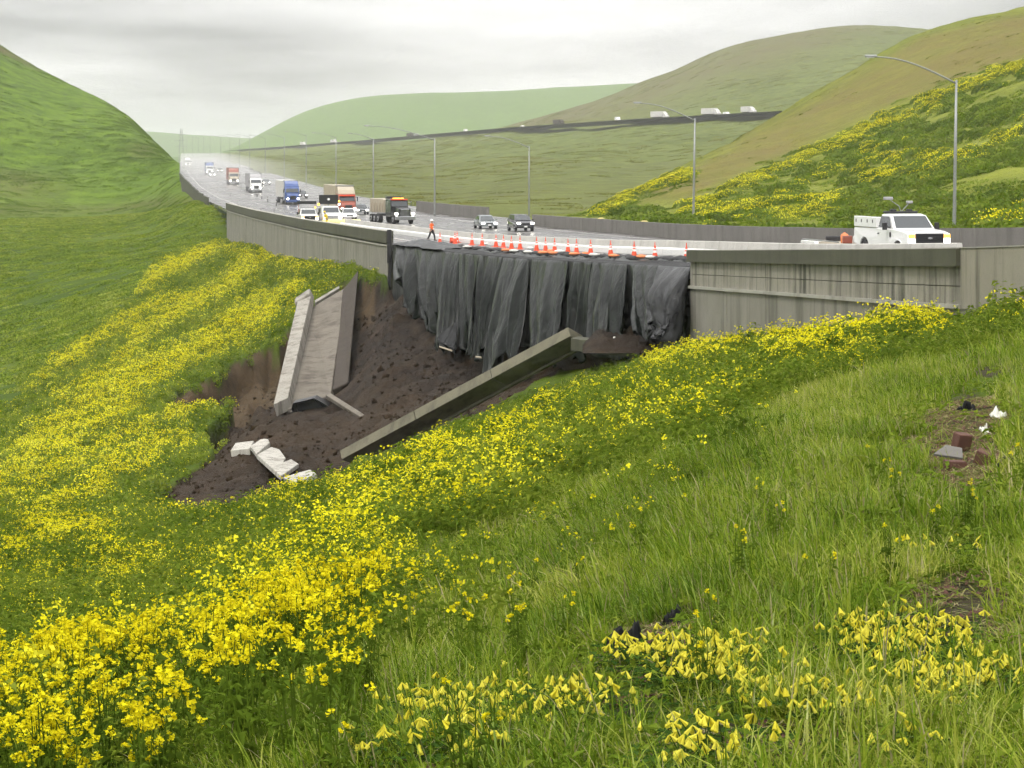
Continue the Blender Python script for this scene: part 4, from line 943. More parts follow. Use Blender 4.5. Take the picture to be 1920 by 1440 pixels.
def scatter(name, label, cat, protos, mats, P, scl, rotz, idx, tint, tilt=None):
    """ONE object: its mesh holds the plant shapes and the points; the nodes put a plant on each point"""
    V, F, FM, PI = [], [], [], []
    for k, b in enumerate(protos):
        o = len(V); V += b.v; F += [tuple(i + o for i in f) for f in b.f]; FM += b.m; PI += [k] * len(b.v)
    nv = len(V); n = len(P)
    me = bpy.data.meshes.new(name); me.from_pydata(V + [tuple(p) for p in P], [], F)
    for m in mats: me.materials.append(m)
    me.polygons.foreach_set('material_index', np.array(FM, np.int32))
    def attr(nm, ty, vals, key='value'):
        a = me.attributes.new(nm, ty, 'POINT'); a.data.foreach_set(key, np.asarray(vals).ravel())
    attr('proto', 'INT', np.array(PI + [-1] * n, np.int32)); z = np.zeros(nv, np.float32)
    attr('scl', 'FLOAT', np.concatenate([z, np.asarray(scl, np.float32)])); attr('tint', 'FLOAT', np.concatenate([z, np.asarray(tint, np.float32)]))
    attr('idx', 'INT', np.concatenate([np.zeros(nv, np.int32), np.asarray(idx, np.int32)]))
    rot = np.zeros((nv + n, 3), np.float32); rot[nv:, 2] = rotz
    if tilt is not None: rot[nv:, 0] = tilt[0]; rot[nv:, 1] = tilt[1]
    attr('rot', 'FLOAT_VECTOR', rot, 'vector')
    ob = link(name, me); tag(ob, label, cat, kind='stuff')
    ng = bpy.data.node_groups.new(name + '_nodes', 'GeometryNodeTree'); ng.interface.new_socket('Geometry', in_out='INPUT', socket_type='NodeSocketGeometry'); ng.interface.new_socket('Geometry', in_out='OUTPUT', socket_type='NodeSocketGeometry')
    nn, ll = ng.nodes, ng.links; gi = nn.new('NodeGroupInput'); go = nn.new('NodeGroupOutput')
    def named(nm, dt):
        q = nn.new('GeometryNodeInputNamedAttribute'); q.data_type = dt; q.inputs['Name'].default_value = nm; return q.outputs[0]
    pr = named('proto', 'INT'); jn = nn.new('GeometryNodeJoinGeometry')
    def sel(k):
        c = nn.new('FunctionNodeCompare'); c.data_type = 'INT'; c.operation = 'EQUAL'; ll.new(pr, c.inputs[2]); c.inputs[3].default_value = k
        sg = nn.new('GeometryNodeSeparateGeometry'); sg.domain = 'POINT'; ll.new(gi.outputs[0], sg.inputs[0]); ll.new(c.outputs[0], sg.inputs[1]); return sg.outputs[0]
    for k in range(len(protos) - 1, -1, -1):
        g2 = nn.new('GeometryNodeGeometryToInstance'); ll.new(sel(k), g2.inputs[0]); ll.new(g2.outputs[0], jn.inputs[0])
    ip = nn.new('GeometryNodeInstanceOnPoints'); ll.new(sel(-1), ip.inputs['Points']); ll.new(jn.outputs[0], ip.inputs['Instance']); ip.inputs['Pick Instance'].default_value = True
    ll.new(named('idx', 'INT'), ip.inputs['Instance Index']); ll.new(named('rot', 'FLOAT_VECTOR'), ip.inputs['Rotation']); ll.new(named('scl', 'FLOAT'), ip.inputs['Scale'])
    ll.new(ip.outputs[0], go.inputs[0])
    md = ob.modifiers.new('scatter', 'NODES'); md.node_group = ng
    return ob

# --- where plants grow
GR = np.random.default_rng(5)
def sample(sheet, n, d0, d1, p0=-120, p1=2040, seed=1):
    g = np.random.default_rng(seed); px = g.uniform(p0, p1, n); d = np.sqrt(g.uniform(d0 * d0, d1 * d1, n)); z = sheet.z(px, d); py = HZ + FOC * (CZ - z) / d
    return px, py, d, (px - 960) / FOC * d, z
# rows hidden behind nearer ground
_PY = HZ + FOC * (CZ - hill.Z) / hill.D; _MIN = np.minimum.accumulate(_PY, axis=1)
def visible(px, py, d, h):
    i = np.clip(((px - hill.px[0]) / (hill.px[1] - hill.px[0])).astype(int), 0, len(hill.px) - 1); j = np.clip(((np.log(d) - hill.ld[0]) / (hill.ld[1] - hill.ld[0])).astype(int) - 1, 0, len(hill.ld) - 1)
    return py - h * FOC / d * 1.6 - 25 < _MIN[i, j]
def strokes(px, py, L):
    q = np.zeros(px.shape)
    for pts, rad, st in L: q = np.maximum(q, st * np.exp(-(distline(px, py, pts) / rad) ** 2))
    return q
FAR_S = [([(262, 540), (330, 500), (400, 470)], 15, 1), ([(80, 705), (150, 665), (240, 600), (300, 575)], 17, .8), ([(120, 745), (210, 700), (260, 650)], 14, .7),
         ([(265, 630), (340, 585), (420, 545), (475, 500)], 22, 1.1), ([(420, 470), (500, 480), (560, 500)], 14, .55), ([(330, 660), (420, 610), (500, 560), (560, 540)], 18, .8), ([(180, 745), (280, 690), (390, 640), (480, 580), (545, 545)], 20, 1),
         ([(40, 860), (130, 800), (240, 730), (340, 680), (420, 640), (510, 590)], 24, 1.1), ([(0, 905), (90, 860), (160, 815), (250, 760)], 20, .9), ([(0, 960), (90, 900), (200, 850), (290, 800)], 18, .75),
         ([(320, 790), (400, 750), (430, 745)], 16, .9), ([(170, 900), (260, 850), (350, 830)], 18, .9), ([(0, 1010), (130, 950), (230, 890), (290, 870)], 18, .8), ([(540, 600), (560, 575), (620, 545), (690, 520)], 12, .5), ([(585, 500), (640, 505)], 10, .4)]
YZONE = [(440, 447), (300, 482), (215, 590), (75, 695), (-20, 800), (-160, 900), (-160, 1330), (700, 1300), (700, 900), (735, 520)]
NEAR_S = [([(0, 985), (120, 1000), (200, 1040)], 26, .8), ([(0, 1070), (90, 1030), (160, 975)], 24, .7), ([(60, 1120), (180, 1090), (280, 1075), (330, 1060)], 15, .7), ([(230, 1110), (300, 1090)], 22, .9), ([(400, 990), (520, 960), (620, 935)], 20, .55), ([(430, 955), (560, 930), (640, 920)], 16, .7),
          ([(560, 1130), (640, 1060), (740, 1000), (850, 950)], 44, 1), ([(640, 960), (760, 930), (880, 880)], 30, .75), ([(700, 890), (800, 840), (850, 800)], 18, .8), ([(830, 930), (950, 900), (1020, 830)], 28, .7), ([(1020, 800), (1060, 770), (1110, 745)], 20, 1.1),
          ([(660, 930), (720, 920)], 20, .8), ([(900, 1000), (1050, 930), (1150, 870), (1290, 820)], 26, .6), ([(1260, 830), (1300, 800), (1340, 800)], 15, 1), ([(1260, 705), (1330, 680), (1400, 665), (1480, 665)], 24, 1.7), ([(1300, 665), (1420, 650), (1560, 660), (1700, 630)], 14, 1.4),
          ([(1480, 690), (1580, 670), (1680, 640), (1790, 605)], 26, 1.8), ([(1560, 650), (1700, 610), (1800, 590)], 18, 1.6), ([(1290, 705), (1360, 740), (1420, 745)], 10, .6), ([(1860, 640), (1920, 610), (1990, 600)], 12, .7), ([(1380, 790), (1440, 755)], 9, .6), ([(1100, 850), (1200, 800), (1290, 760)], 20, .3)]
FRONT = [(-200, 1290), (0, 1290), (120, 1260), (260, 1230), (400, 1190), (520, 1150), (640, 1090), (760, 1040), (860, 1020), (780, 1110), (700, 1200), (640, 1290), (660, 1380), (700, 1480), (-200, 1700)]
def yellow(px, py, d):
    """0..1 share of flowering plants at a spot"""
    n1 = fbm(px / 60, py / 32, 4, 101); n2 = fbm(px / 16, py / 10, 3, 102)
    px0, py0 = px, py; px = px + np.where(d < 95, 55 * fbm(px / 80, py / 50, 3, 103), 0); py = py + np.where(d < 95, 40 * fbm(px / 80, py / 50, 3, 104), 0)
    far = (d > 95) & inpoly(px, py, YZONE)
    q = np.where(far, .12 + .22 * n1 + strokes(px, py, FAR_S) * (1 + .5 * n2), 0)
    near = d <= 95
    nz = np.where(near, strokes(px, py, NEAR_S) * (.84 + .55 * n2 + .3 * n1) + np.where(inpoly(px, py, [(-160, 900), (660, 900), (1300, 690), (1240, 800), (900, 1010), (640, 1160), (-160, 1330)]), .24 + .5 * n1 + .12 * n2, 0), 0)
    nz = np.maximum(nz, np.where(near & inpoly(px, py, [(640, 1160), (900, 1010), (1240, 800), (1330, 740), (1480, 780), (1280, 950), (1080, 1090), (840, 1230), (690, 1270)]), .13 + .6 * n1 + .25 * n2, 0))
    fr0 = (d < 30) * .5 * np.exp(-(distline(px, py, FRONT[7:14]) / 75) ** 2) * (.6 + 1.6 * n2)
    nz = np.maximum(nz, fr0)
    fr = np.where((d < 30) & inpoly(px, py, FRONT), .48 + .75 * n1 + .3 * n2, 0)
    return np.clip(np.maximum(np.maximum(q, nz), fr), 0, 1)
def ok_ground(px, py, d, x):
    lw = rl(np.clip(d, 30, 2300)); m = (x < lw - .45)
    wob = 8 * fbm(px / 34, py / 34, 4, 3)
    jx, jy = GR.normal(0, 8, px.shape), GR.normal(0, 6, px.shape); m &= ~(inpoly(px + wob + jx, py + wob * .7 + jy, SLIDE) & (d > 88))
    return m
def bare(px, py, k=1.0, dn=0):
    q = np.zeros(px.shape)
    for bx, by, rx, ry in BARE: q = np.maximum(q, 1 - sstep(.45, 1.2, ((px - bx) / rx / k) ** 2 + ((py - by - dn) / (ry * k + dn)) ** 2))
    return q
OX = [(900, 1375, 150, 30), (1050, 1350, 90, 28), (1330, 1290, 70, 50), (1640, 1240, 60, 25), (1740, 1235, 95, 32), (1790, 1330, 90, 45), (1360, 1440, 60, 30), (1700, 1430, 60, 18), (800, 1430, 90, 20), (1240, 1265, 70, 22), (1800, 1020, 45, 20), (1440, 1330, 30, 15), (1560, 1370, 60, 20), (930, 1305, 20, 12)]
def oxd(px, py):
    q = np.zeros(px.shape)
    for bx, by, rx, ry in OX: q = np.maximum(q, np.exp(-(((px - bx) / rx) ** 2 + ((py - by) / ry) ** 2)))
    return q
def tilts(sheet, px, d, rzv):
    """euler x, y that lay a patch along the ground, given its spin"""
    e = .004; zx = (sheet.z(px + 3, d) - sheet.z(px - 3, d)) / (6 / FOC * d); zd = (sheet.z(px, d * (1 + e)) - sheet.z(px, d * (1 - e))) / (2 * e * d) - zx * (px - 960) / FOC
    zx = np.clip(zx, -.8, .8); zd = np.clip(zd, -.8, .8); l_ = np.sqrt(1 + zx * zx + zd * zd); nx, ny, nz = -zx / l_, -zd / l_, 1 / l_
    c, s_ = np.cos(rzv), np.sin(rzv); ax, ay = c * nx + s_ * ny, -s_ * nx + c * ny
    return -np.arcsin(ay), np.arctan2(ax, nz)
def gather(zones, want, sheet=None, p0=-120, p1=2040):
    """accepted spots of several distance zones: want(px,py,d,x,u) -> mask"""
    o = []
    for n, d0, d1, sc, i0, i1 in zones:
        px, py, d, x, z = sample(hill, n, d0, d1, p0, p1, seed=int(d0 * 10) + n); k = ok_ground(px, py, d, x) & visible(px, py, d, .5) & want(px, py, d, x, GR.random(n))
        m = int(k.sum()); o.append((px[k], py[k], d[k], x[k], z[k], sc * (.75 + .5 * GR.random(m)), GR.integers(i0, i1, m)))
    return [np.concatenate(q) for q in zip(*o)]
# 1 grass, near to middle distance
gp_ = [grass_patch(s, 120, .17 + .03 * (s % 3), .20, .0065, 4) for s in range(5)] + [grass_patch(20 + s, 150, .26, .36, .010, 3) for s in range(4)] + [grass_patch(30 + s, 150, .34, .75, .022, 2) for s in range(4)]
px, py, d, x, z, sc, idx = gather(((1150, 4.6, 13, 1.0, 0, 5), (3000, 13, 36, 1.0, 5, 9), (5500, 36, 112, 1.0, 9, 13)), lambda px, py, d, x, u: (u > 1.02 * bare(px, py, 1.35, 30)) & (u > .45 * yellow(px, py, d)) & (u > .55 * oxd(px, py) * (d < 13)))
sc = sc * (1 + .45 * fbm(px / 90, py / 60, 3, 7)); n = len(px); r_z = GR.uniform(0, 6.28, n); print('grass', n)
tint = .25 + .62 * fbm(x / (.5 + d * .03), d / (.8 + d * .05), 3, 8) + .12 * GR.standard_normal(n) + .10 * (px > 1500) - .05
scatter('grass', 'fresh green grass over the near slope', 'grass', gp_, [M_grass, M_dry, M_grassd, M_grassl], np.stack([x, d, z], 1), sc, r_z, idx, tint, tilts(hill, px, d, r_z))
wp = [weed_patch(s) for s in range(4)]
px, py, d, x, z, sc, idx = gather(((1500, 4.6, 13, 1.0, 0, 4), (2600, 13, 34, 1.5, 0, 4)), lambda px, py, d, x, u: u < .35 + .6 * fbm(px / 70, py / 45, 3, 55) - .5 * bare(px, py)); n = len(px); r_z = GR.uniform(0, 6.28, n)
scatter('weeds', 'low broad-leaved weeds between the grass', 'weeds', wp, [M_mleaf], np.stack([x, d, z + .01], 1), sc, r_z, idx, .3 + .2 * GR.standard_normal(n), tilts(hill, px, d, r_z))
lp_ = []
for s_ in range(3):
    r_ = random.Random(700 + s_); b = MB()
    for _ in range(46):
        a = r_.uniform(0, 6.28); q = .14 * math.sqrt(r_.random()); c = Vector((q * math.cos(a), q * math.sin(a), r_.uniform(.0, .02))); az = r_.uniform(0, 6.28); L_ = r_.uniform(.02, .08)
        u_ = Vector((math.cos(az), math.sin(az), r_.uniform(-.15, .3))) * L_; w_ = Vector((-math.sin(az), math.cos(az), 0)) * r_.uniform(.0015, .004); b.add([c - u_ - w_, c - u_ + w_, c + u_ + w_, c + u_ - w_], [(0, 1, 2, 3)], r_.choice((0, 0, 1)))
    for _ in range(16):
        a = r_.uniform(0, 6.28); q = .14 * math.sqrt(r_.random()); R0 = r_.uniform(.006, .02); c = Vector((q * math.cos(a), q * math.sin(a), R0 * .3)); b.add([c + Vector((R0, 0, 0)), c + Vector((0, R0 * .8, 0)), c + Vector((-R0 * 1.1, 0, 0)), c + Vector((0, -R0, 0)), c + Vector((.2 * R0, 0, R0 * .9))], [(0, 1, 4), (1, 2, 4), (2, 3, 4), (3, 0, 4)], 2)
    lp_.append(b)
px, py, d, x, z, sc, idx = gather(((5200, 4.6, 26, 1.0, 0, 3),), lambda px, py, d, x, u: u < bare(px, py, 1.2) * 1.2); n = len(px); r_z = GR.uniform(0, 6.28, n)
scatter('ground_litter', 'dead stalks and crumbs of soil on the bare patches', 'litter', lp_, [M_dry, M_mleaf, M_rust], np.stack([x, d, z + .005], 1), sc, r_z, idx, .0 + .2 * GR.standard_normal(n), tilts(hill, px, d, r_z))
# 2 mustard on the near slope as a mass
GZ = [(-160, 880), (660, 860), (1300, 660), (1920, 580), (1940, 650), (1500, 740), (1240, 830), (900, 1020), (640, 1170), (300, 1330), (-160, 1380)]
mp_ = []
for sz, (hh, rr, nn_, fs_) in enumerate(((.44, .26, 22, .011), (.50, .36, 30, .0125), (.56, .46, 36, .016))):
    mp_ += [mustard_patch(100 * sz + q, nn_, hh * (1 if q != 0 else .8), rr, 5 if sz == 0 else 4, fs_, sh * (1.0, .85, .8)[sz], 9 if sz == 0 else 7, (.5, .8, 1.1)[sz]) for q, sh in enumerate((0.0, .16, .40, .80))]
px, py, d, x, z, sc, idx = gather(((1500, 8.5, 22, .95, 0, 1), (5600, 22, 48, 1.0, 4, 5), (13000, 48, 112, 1.0, 8, 9)), lambda px, py, d, x, u: (u < 1.1 * yellow(px, py, d)) | (inpoly(px, py, GZ) & (u < .75)))
sc = sc * (.7 + .75 * GR.random(len(px)) ** 1.5) * (1 + .22 * np.exp(-(distline(px, py, [(1290, 690), (1420, 668), (1560, 668), (1700, 640), (1800, 605), (1960, 600)]) / 20) ** 2) * np.clip(.5 + 1.6 * fbm(px / 45, d / 6, 3, 205), 0, 1.3))
yl = yellow(px, py, d) + GR.normal(0, .10, len(px)); idx = idx + np.where(yl < .20, 0, np.where(yl < .48, 1, np.where(yl < .80, 2, 3))); n = len(px); r_z = GR.uniform(0, 6.28, n); print('mustard', n)
scatter('mustard_ground_cover', 'mass of yellow flowering mustard on the near slope', 'mustard', mp_, [M_mleaf, M_petal, M_mleafl], np.stack([x, d, z], 1), sc, r_z, idx, .25 + .15 * GR.standard_normal(n) + .25 * fbm(x / 3, d / 5, 3, 9), tilts(hill, px, d, r_z))
# 3 mustard on the slope beyond the slide
fars = []
for q, (nl, ny) in enumerate(((110, 0), (110, 7), (105, 22), (95, 56))): fars += [clump_far(50 + 10 * q + s_, nl, ny, .78, .62, .10, .055) for s_ in range(3)]
px, py, d, x, z = sample(hill, 34000, 92, 345, -160, 760, 77); u = GR.random(len(px))
k = ok_ground(px, py, d, x) & visible(px, py, d, .8) & inpoly(px + 14 * fbm(px / 30, py / 30, 3, 66), py, YZONE) & (u < .8)
px, py, d, x, z = (q[k] for q in (px, py, d, x, z)); n = len(px); print('mustard far', n); yl = yellow(px, py, d) + GR.normal(0, .20, n)
idx = GR.integers(0, 3, n) + 3 * np.where(yl < .24, 0, np.where(yl < .46, 1, np.where(yl < .72, 2, 3))); r_z = GR.uniform(0, 6.28, n)
scatter('mustard_hillside_cover', 'streaks of yellow mustard on the slope beyond the slide', 'mustard', fars, [M_mleaf, M_petal, M_mleafl], np.stack([x, d, z - .1], 1), (.45 + .75 * GR.random(n) ** 1.6) * (1 + .35 * fbm(x / 6, d / 9, 3, 67)), r_z, idx, .35 + .2 * GR.standard_normal(n) + .2 * fbm(x / 8, d / 12, 3, 68), tilts(hill, px, d, r_z))
# 4 rough turf on the green slopes to the left
turf = [clump_far(90 + s, 150, 0, .28, 1.3, .12) for s in range(3)]
px, py, d, x, z = sample(hill, 16000, 170, 560, -160, 470, 78); nz = fbm(x / 14, d / 22, 4, 19)
k = ok_ground(px, py, d, x) & ~inpoly(px, py, YZONE) & (GR.random(len(px)) < .5 + .8 * nz); px, py, d, x, z, nz = (q[k] for q in (px, py, d, x, z, nz)); n = len(px); print('turf', n)
scatter('rough_turf', 'green turf on the slopes of the side valley', 'grass', turf, [M_vturf, M_petal, M_grass], np.stack([x, d, z - .12], 1), .7 + .7 * GR.random(n), (r_z := GR.uniform(0, 6.28, n)), GR.integers(0, 3, n), (.30 + .25 * fbm(x / 30, d / 40, 3, 23)) + .08 * GR.standard_normal(n), tilts(hill, px, d, r_z))
turf2 = [clump_far(95 + s_, 170, 0, .11, 1.4, .11) for s_ in range(3)]
px, py, d, x, z = sample(hl, 15000, 430, 960, -160, 400, 178); nz = fbm(x / 40, d / 60, 4, 119); k = (x < rl(d) - 3) & (GR.random(len(px)) < .35 + .8 * nz); px, py, d, x, z = (q[k] for q in (px, py, d, x, z)); n = len(px)
scatter('hill_turf', 'rough green turf on the left hill', 'grass', turf2, [M_hturf, M_petal, M_hturf], np.stack([x, d, z - .15], 1), 1.1 + 1.0 * GR.random(n), (r_z := GR.uniform(0, 6.28, n)), GR.integers(0, 3, n), .2 + .35 * fbm(x / 45, d / 60, 3, 123) + .08 * GR.standard_normal(n), tilts(hl, px, d, r_z))
# 5 brush and mustard on the right hill
brush = [clump_far(110 + s, 200, 0, .8, 1.3, .17) for s in range(3)] + [clump_far(120 + s, 190, 60, .7, 1.2, .13, .065) for s in range(3)] + [clump_far(130 + s, 120, 0, .35, 1.2, .12) for s in range(2)]
px, py, d, x, z = sample(hr, 20000, 118, 470, 1040, 2050, 79); nz = fbm(px / 70, py / 30, 4, 29)
RS = [([(1300, 392), (1400, 345), (1500, 300), (1580, 268), (1700, 215), (1800, 165), (1940, 120)], 13, 1), ([(1120, 400), (1200, 362), (1290, 330)], 11, .7), ([(1330, 400), (1420, 390), (1500, 395), (1560, 380)], 22, .8), ([(1500, 345), (1580, 325), (1700, 330)], 14, .6), ([(1620, 290), (1760, 300), (1830, 290), (1920, 240)], 16, .7), ([(1740, 320), (1800, 290)], 14, .8), ([(1850, 420), (1930, 405)], 14, .7), ([(1480, 320), (1560, 270)], 9, .6)]
low = py > np.interp(px, [1040, 1200, 1300, 1500, 1700, 1940], [408, 395, 390, 296, 214, 122])
ys = strokes(px, py, RS) * (1 + .5 * nz); u = GR.random(len(px))
k = (x > rl(d) + 27.2) & (low & (u < .40 + .8 * nz) | (u < .8 * ys) | (~low & (u < .0)))
px, py, d, x, z, ys, nz, low = (q[k] for q in (px, py, d, x, z, ys, nz, low)); n = len(px); print('brush', n); uu = GR.random(n)
idx = np.where(uu < ys, GR.integers(3, 6, n), np.where(low & (nz > -.12), GR.integers(0, 3, n), GR.integers(6, 8, n)))
scatter('hill_brush', 'dark brush and yellow mustard on the right hill', 'brush', brush, [M_brush, M_petal, M_mleaf], np.stack([x, d, z - .1], 1), .6 + .8 * GR.random(n), (r_z := GR.uniform(0, 6.28, n)), idx, .25 + .25 * fbm(px / 40, py / 25, 3, 31) + .15 * GR.standard_normal(n), tilts(hr, px, d, r_z))
hg = [clump_far(140 + s_, 170, 0, .09, 1.5, .11) for s_ in range(3)]
def hillgrass(sh, n, d0, d1, p0, p1, s0, s1, seed, keep_, lab):
    px, py, d, x, z = sample(sh, n, d0, d1, p0, p1, seed); nz = fbm(x / (d * .06), d / (d.mean() * .12), 4, seed); k = keep_(px, py, d, x) & (GR.random(n) < .5 + nz); px, py, d, x, z = (q[k] for q in (px, py, d, x, z)); m_ = len(px)
    scatter('hill_grass', lab, 'grass', hg, [M_hgrass, M_petal, M_hgrass], np.stack([x, d, z - .2], 1), s0 + (s1 - s0) * GR.random(m_), (r_z := GR.uniform(0, 6.28, m_)), GR.integers(0, 3, m_), .25 + .4 * fbm(x / 30, d / 40, 3, seed + 1) + .12 * GR.standard_normal(m_), tilts(sh, px, d, r_z))
hillgrass(hr, 15000, 150, 520, 1060, 2050, .8, 1.5, 501, lambda px, py, d, x: (x > rl(d) + 28) & (py < np.interp(px, [1040, 1200, 1300, 1500, 1700, 1940], [408, 395, 390, 296, 214, 122]) + 10), 'dry rough grass on the upper right hill')
hillgrass(hf, 16000, 330, 1900, 480, 1900, 1.6, 3.2, 502, lambda px, py, d, x: (x > rl(d) + 32), 'rough grass on the far hillside')
# 6 the nearest mustard and oxalis plants, one by one
FL0 = []
for s in range(5):
    fo, hs = mustard_parts(200 + s, 7, .50, .17)
    mf = fo.build('foliage', M_mleaf, fix=False); ms = [h.build('flower_head', M_petal, fix=False) for h in hs]
    FL0.append((mf.data, [q.data for q in ms]))
    for q in [mf] + ms: bpy.data.objects.remove(q)
px, py, d, x, z = sample(hill, 9000, 6, 17, -60, 1960, 91); yl = np.where(inpoly(px, py, FRONT), yellow(px, py, d) * .55, np.where(bare(px, py) < .3, .02 + .25 * np.exp(-(distline(px, py, FRONT[7:14]) / 45) ** 2), 0)); k = np.where((GR.random(len(px)) < yl) & (py - .5 * FOC / d < 1470))[0]
inn = [i for i in k if inpoly(px[i], py[i], FRONT)]; outn = [i for i in k if not inpoly(px[i], py[i], FRONT)]
inn = inn[:250]; outn = outn[:50]
print('indiv mustard', len(inn), len(outn))
for i in inn + outn:
    fd, hds = FL0[int(GR.integers(0, 5))]; drift = i in inn
    o = thing('mustard_plant', 'yellow mustard plant in the dense drift at the lower left' if drift else 'lone yellow mustard stalk standing in the open near grass', 'flower', (x[i], d[i], z[i]), GR.uniform(0, 6.28), 'mustard plants in the near drift' if drift else 'lone mustard stalks in the grass')
    sc = GR.uniform(.75, 1.1) if drift else GR.uniform(.5, .72); o.scale = (sc,) * 3
    link('foliage', fd, o)
    for hmesh in (hds if drift else hds[:3]): link('flower_head', hmesh, o)
OX0 = []
for s in range(4):
    fo, fl = oxalis_parts(300 + s, 7)
    mf = fo.build('foliage', M_oxleaf, fix=False); ms = [q.build('flower', M_oxpet, fix=False) for q in fl]; OX0.append((mf.data, [q.data for q in ms]))
    for q in [mf] + ms: bpy.data.objects.remove(q)
px, py, d, x, z = sample(hill, 12000, 5.4, 12, 500, 1960, 92); k = np.where((GR.random(len(px)) < (.05 + .22 * (fbm(px / 22, py / 14, 3, 88) > .12)) * oxd(px, py) ** 1.3) & (py < 1475))[0]; k = k[:200]; print('oxalis', len(k))
for i in k:
    fd, fls = OX0[int(GR.integers(0, 4))]; o = thing('oxalis_plant', 'low clump of pale yellow bell flowers in the near grass', 'flower', (x[i], d[i], z[i]), GR.uniform(0, 6.28), 'pale yellow oxalis clumps'); sc = GR.uniform(.75, 1.15); o.scale = (sc,) * 3
    link('foliage', fd, o)
    for q in fls: link('flower', q, o)

# ------------------------------------------------------------------ vehicles (local frame: nose towards -y, wheels on z = 0)
def arch(y0, y1, zb, wheels, r):
    """lower edge of a side outline from y0 to y1 with wheel arches cut in"""
    pts = [(y0, zb)]
    for c in sorted(wheels, reverse=y1 < y0):
        s_ = 1 if y1 > y0 else -1; h = math.sqrt(max(0, r * r - (zb - r * .86) ** 2)) if zb < r * 1.8 else r
        for k in range(9):
            a = math.pi * (1 - k / 8) if s_ > 0 else math.pi * k / 8; pts.append((c + r * math.cos(a), max(zb, r * .86 + r * math.sin(a) * .98)))
    pts.append((y1, zb)); return pts
class Veh:
    def __init__(s, name, label, cat, p, ang, group=None):
        s.t = thing(name, label, cat, p, ang, group)
    def part(s, nm, b, m, bev=.03, parent=None, smooth=False): return b.build(nm, m, parent or s.t, bevel=bev, smooth=smooth)
    def wheel(s, x, y, r, w_=.25, rim=True):
        o = s.part('wheel', MB().wheel((0, 0, 0), r, w_, 18), M_rub, 0); o.location = (x, y, r)
        sg = 1 if x > 0 else -1
        q = s.part('rim', MB().wheel((sg * (w_ * .3), 0, 0), r * .6, w_ * .5, 14), M_rim, 0, o); s.part('hub', MB().wheel((sg * (w_ * .56), 0, 0), r * .22, .04, 10), M_blackp, 0, o)
        return o
    def lamps(s, x, y, z, w_, h, m=None, nm='headlight', n=2):
        for sg in ((-1, 1) if n == 2 else (1,)): s.part(nm, MB().box((sg * x, y, z), (w_, .08, h)), m or M_head, .02)
HEAD = lambda d: math.atan2(rdir(d)[0], rdir(d)[1])      # road bearing
def face(p):  # rotation that points the nose down the carriageway towards the viewer
    s_, c_ = rdir(float(p.y)); return -math.atan2(s_, c_)
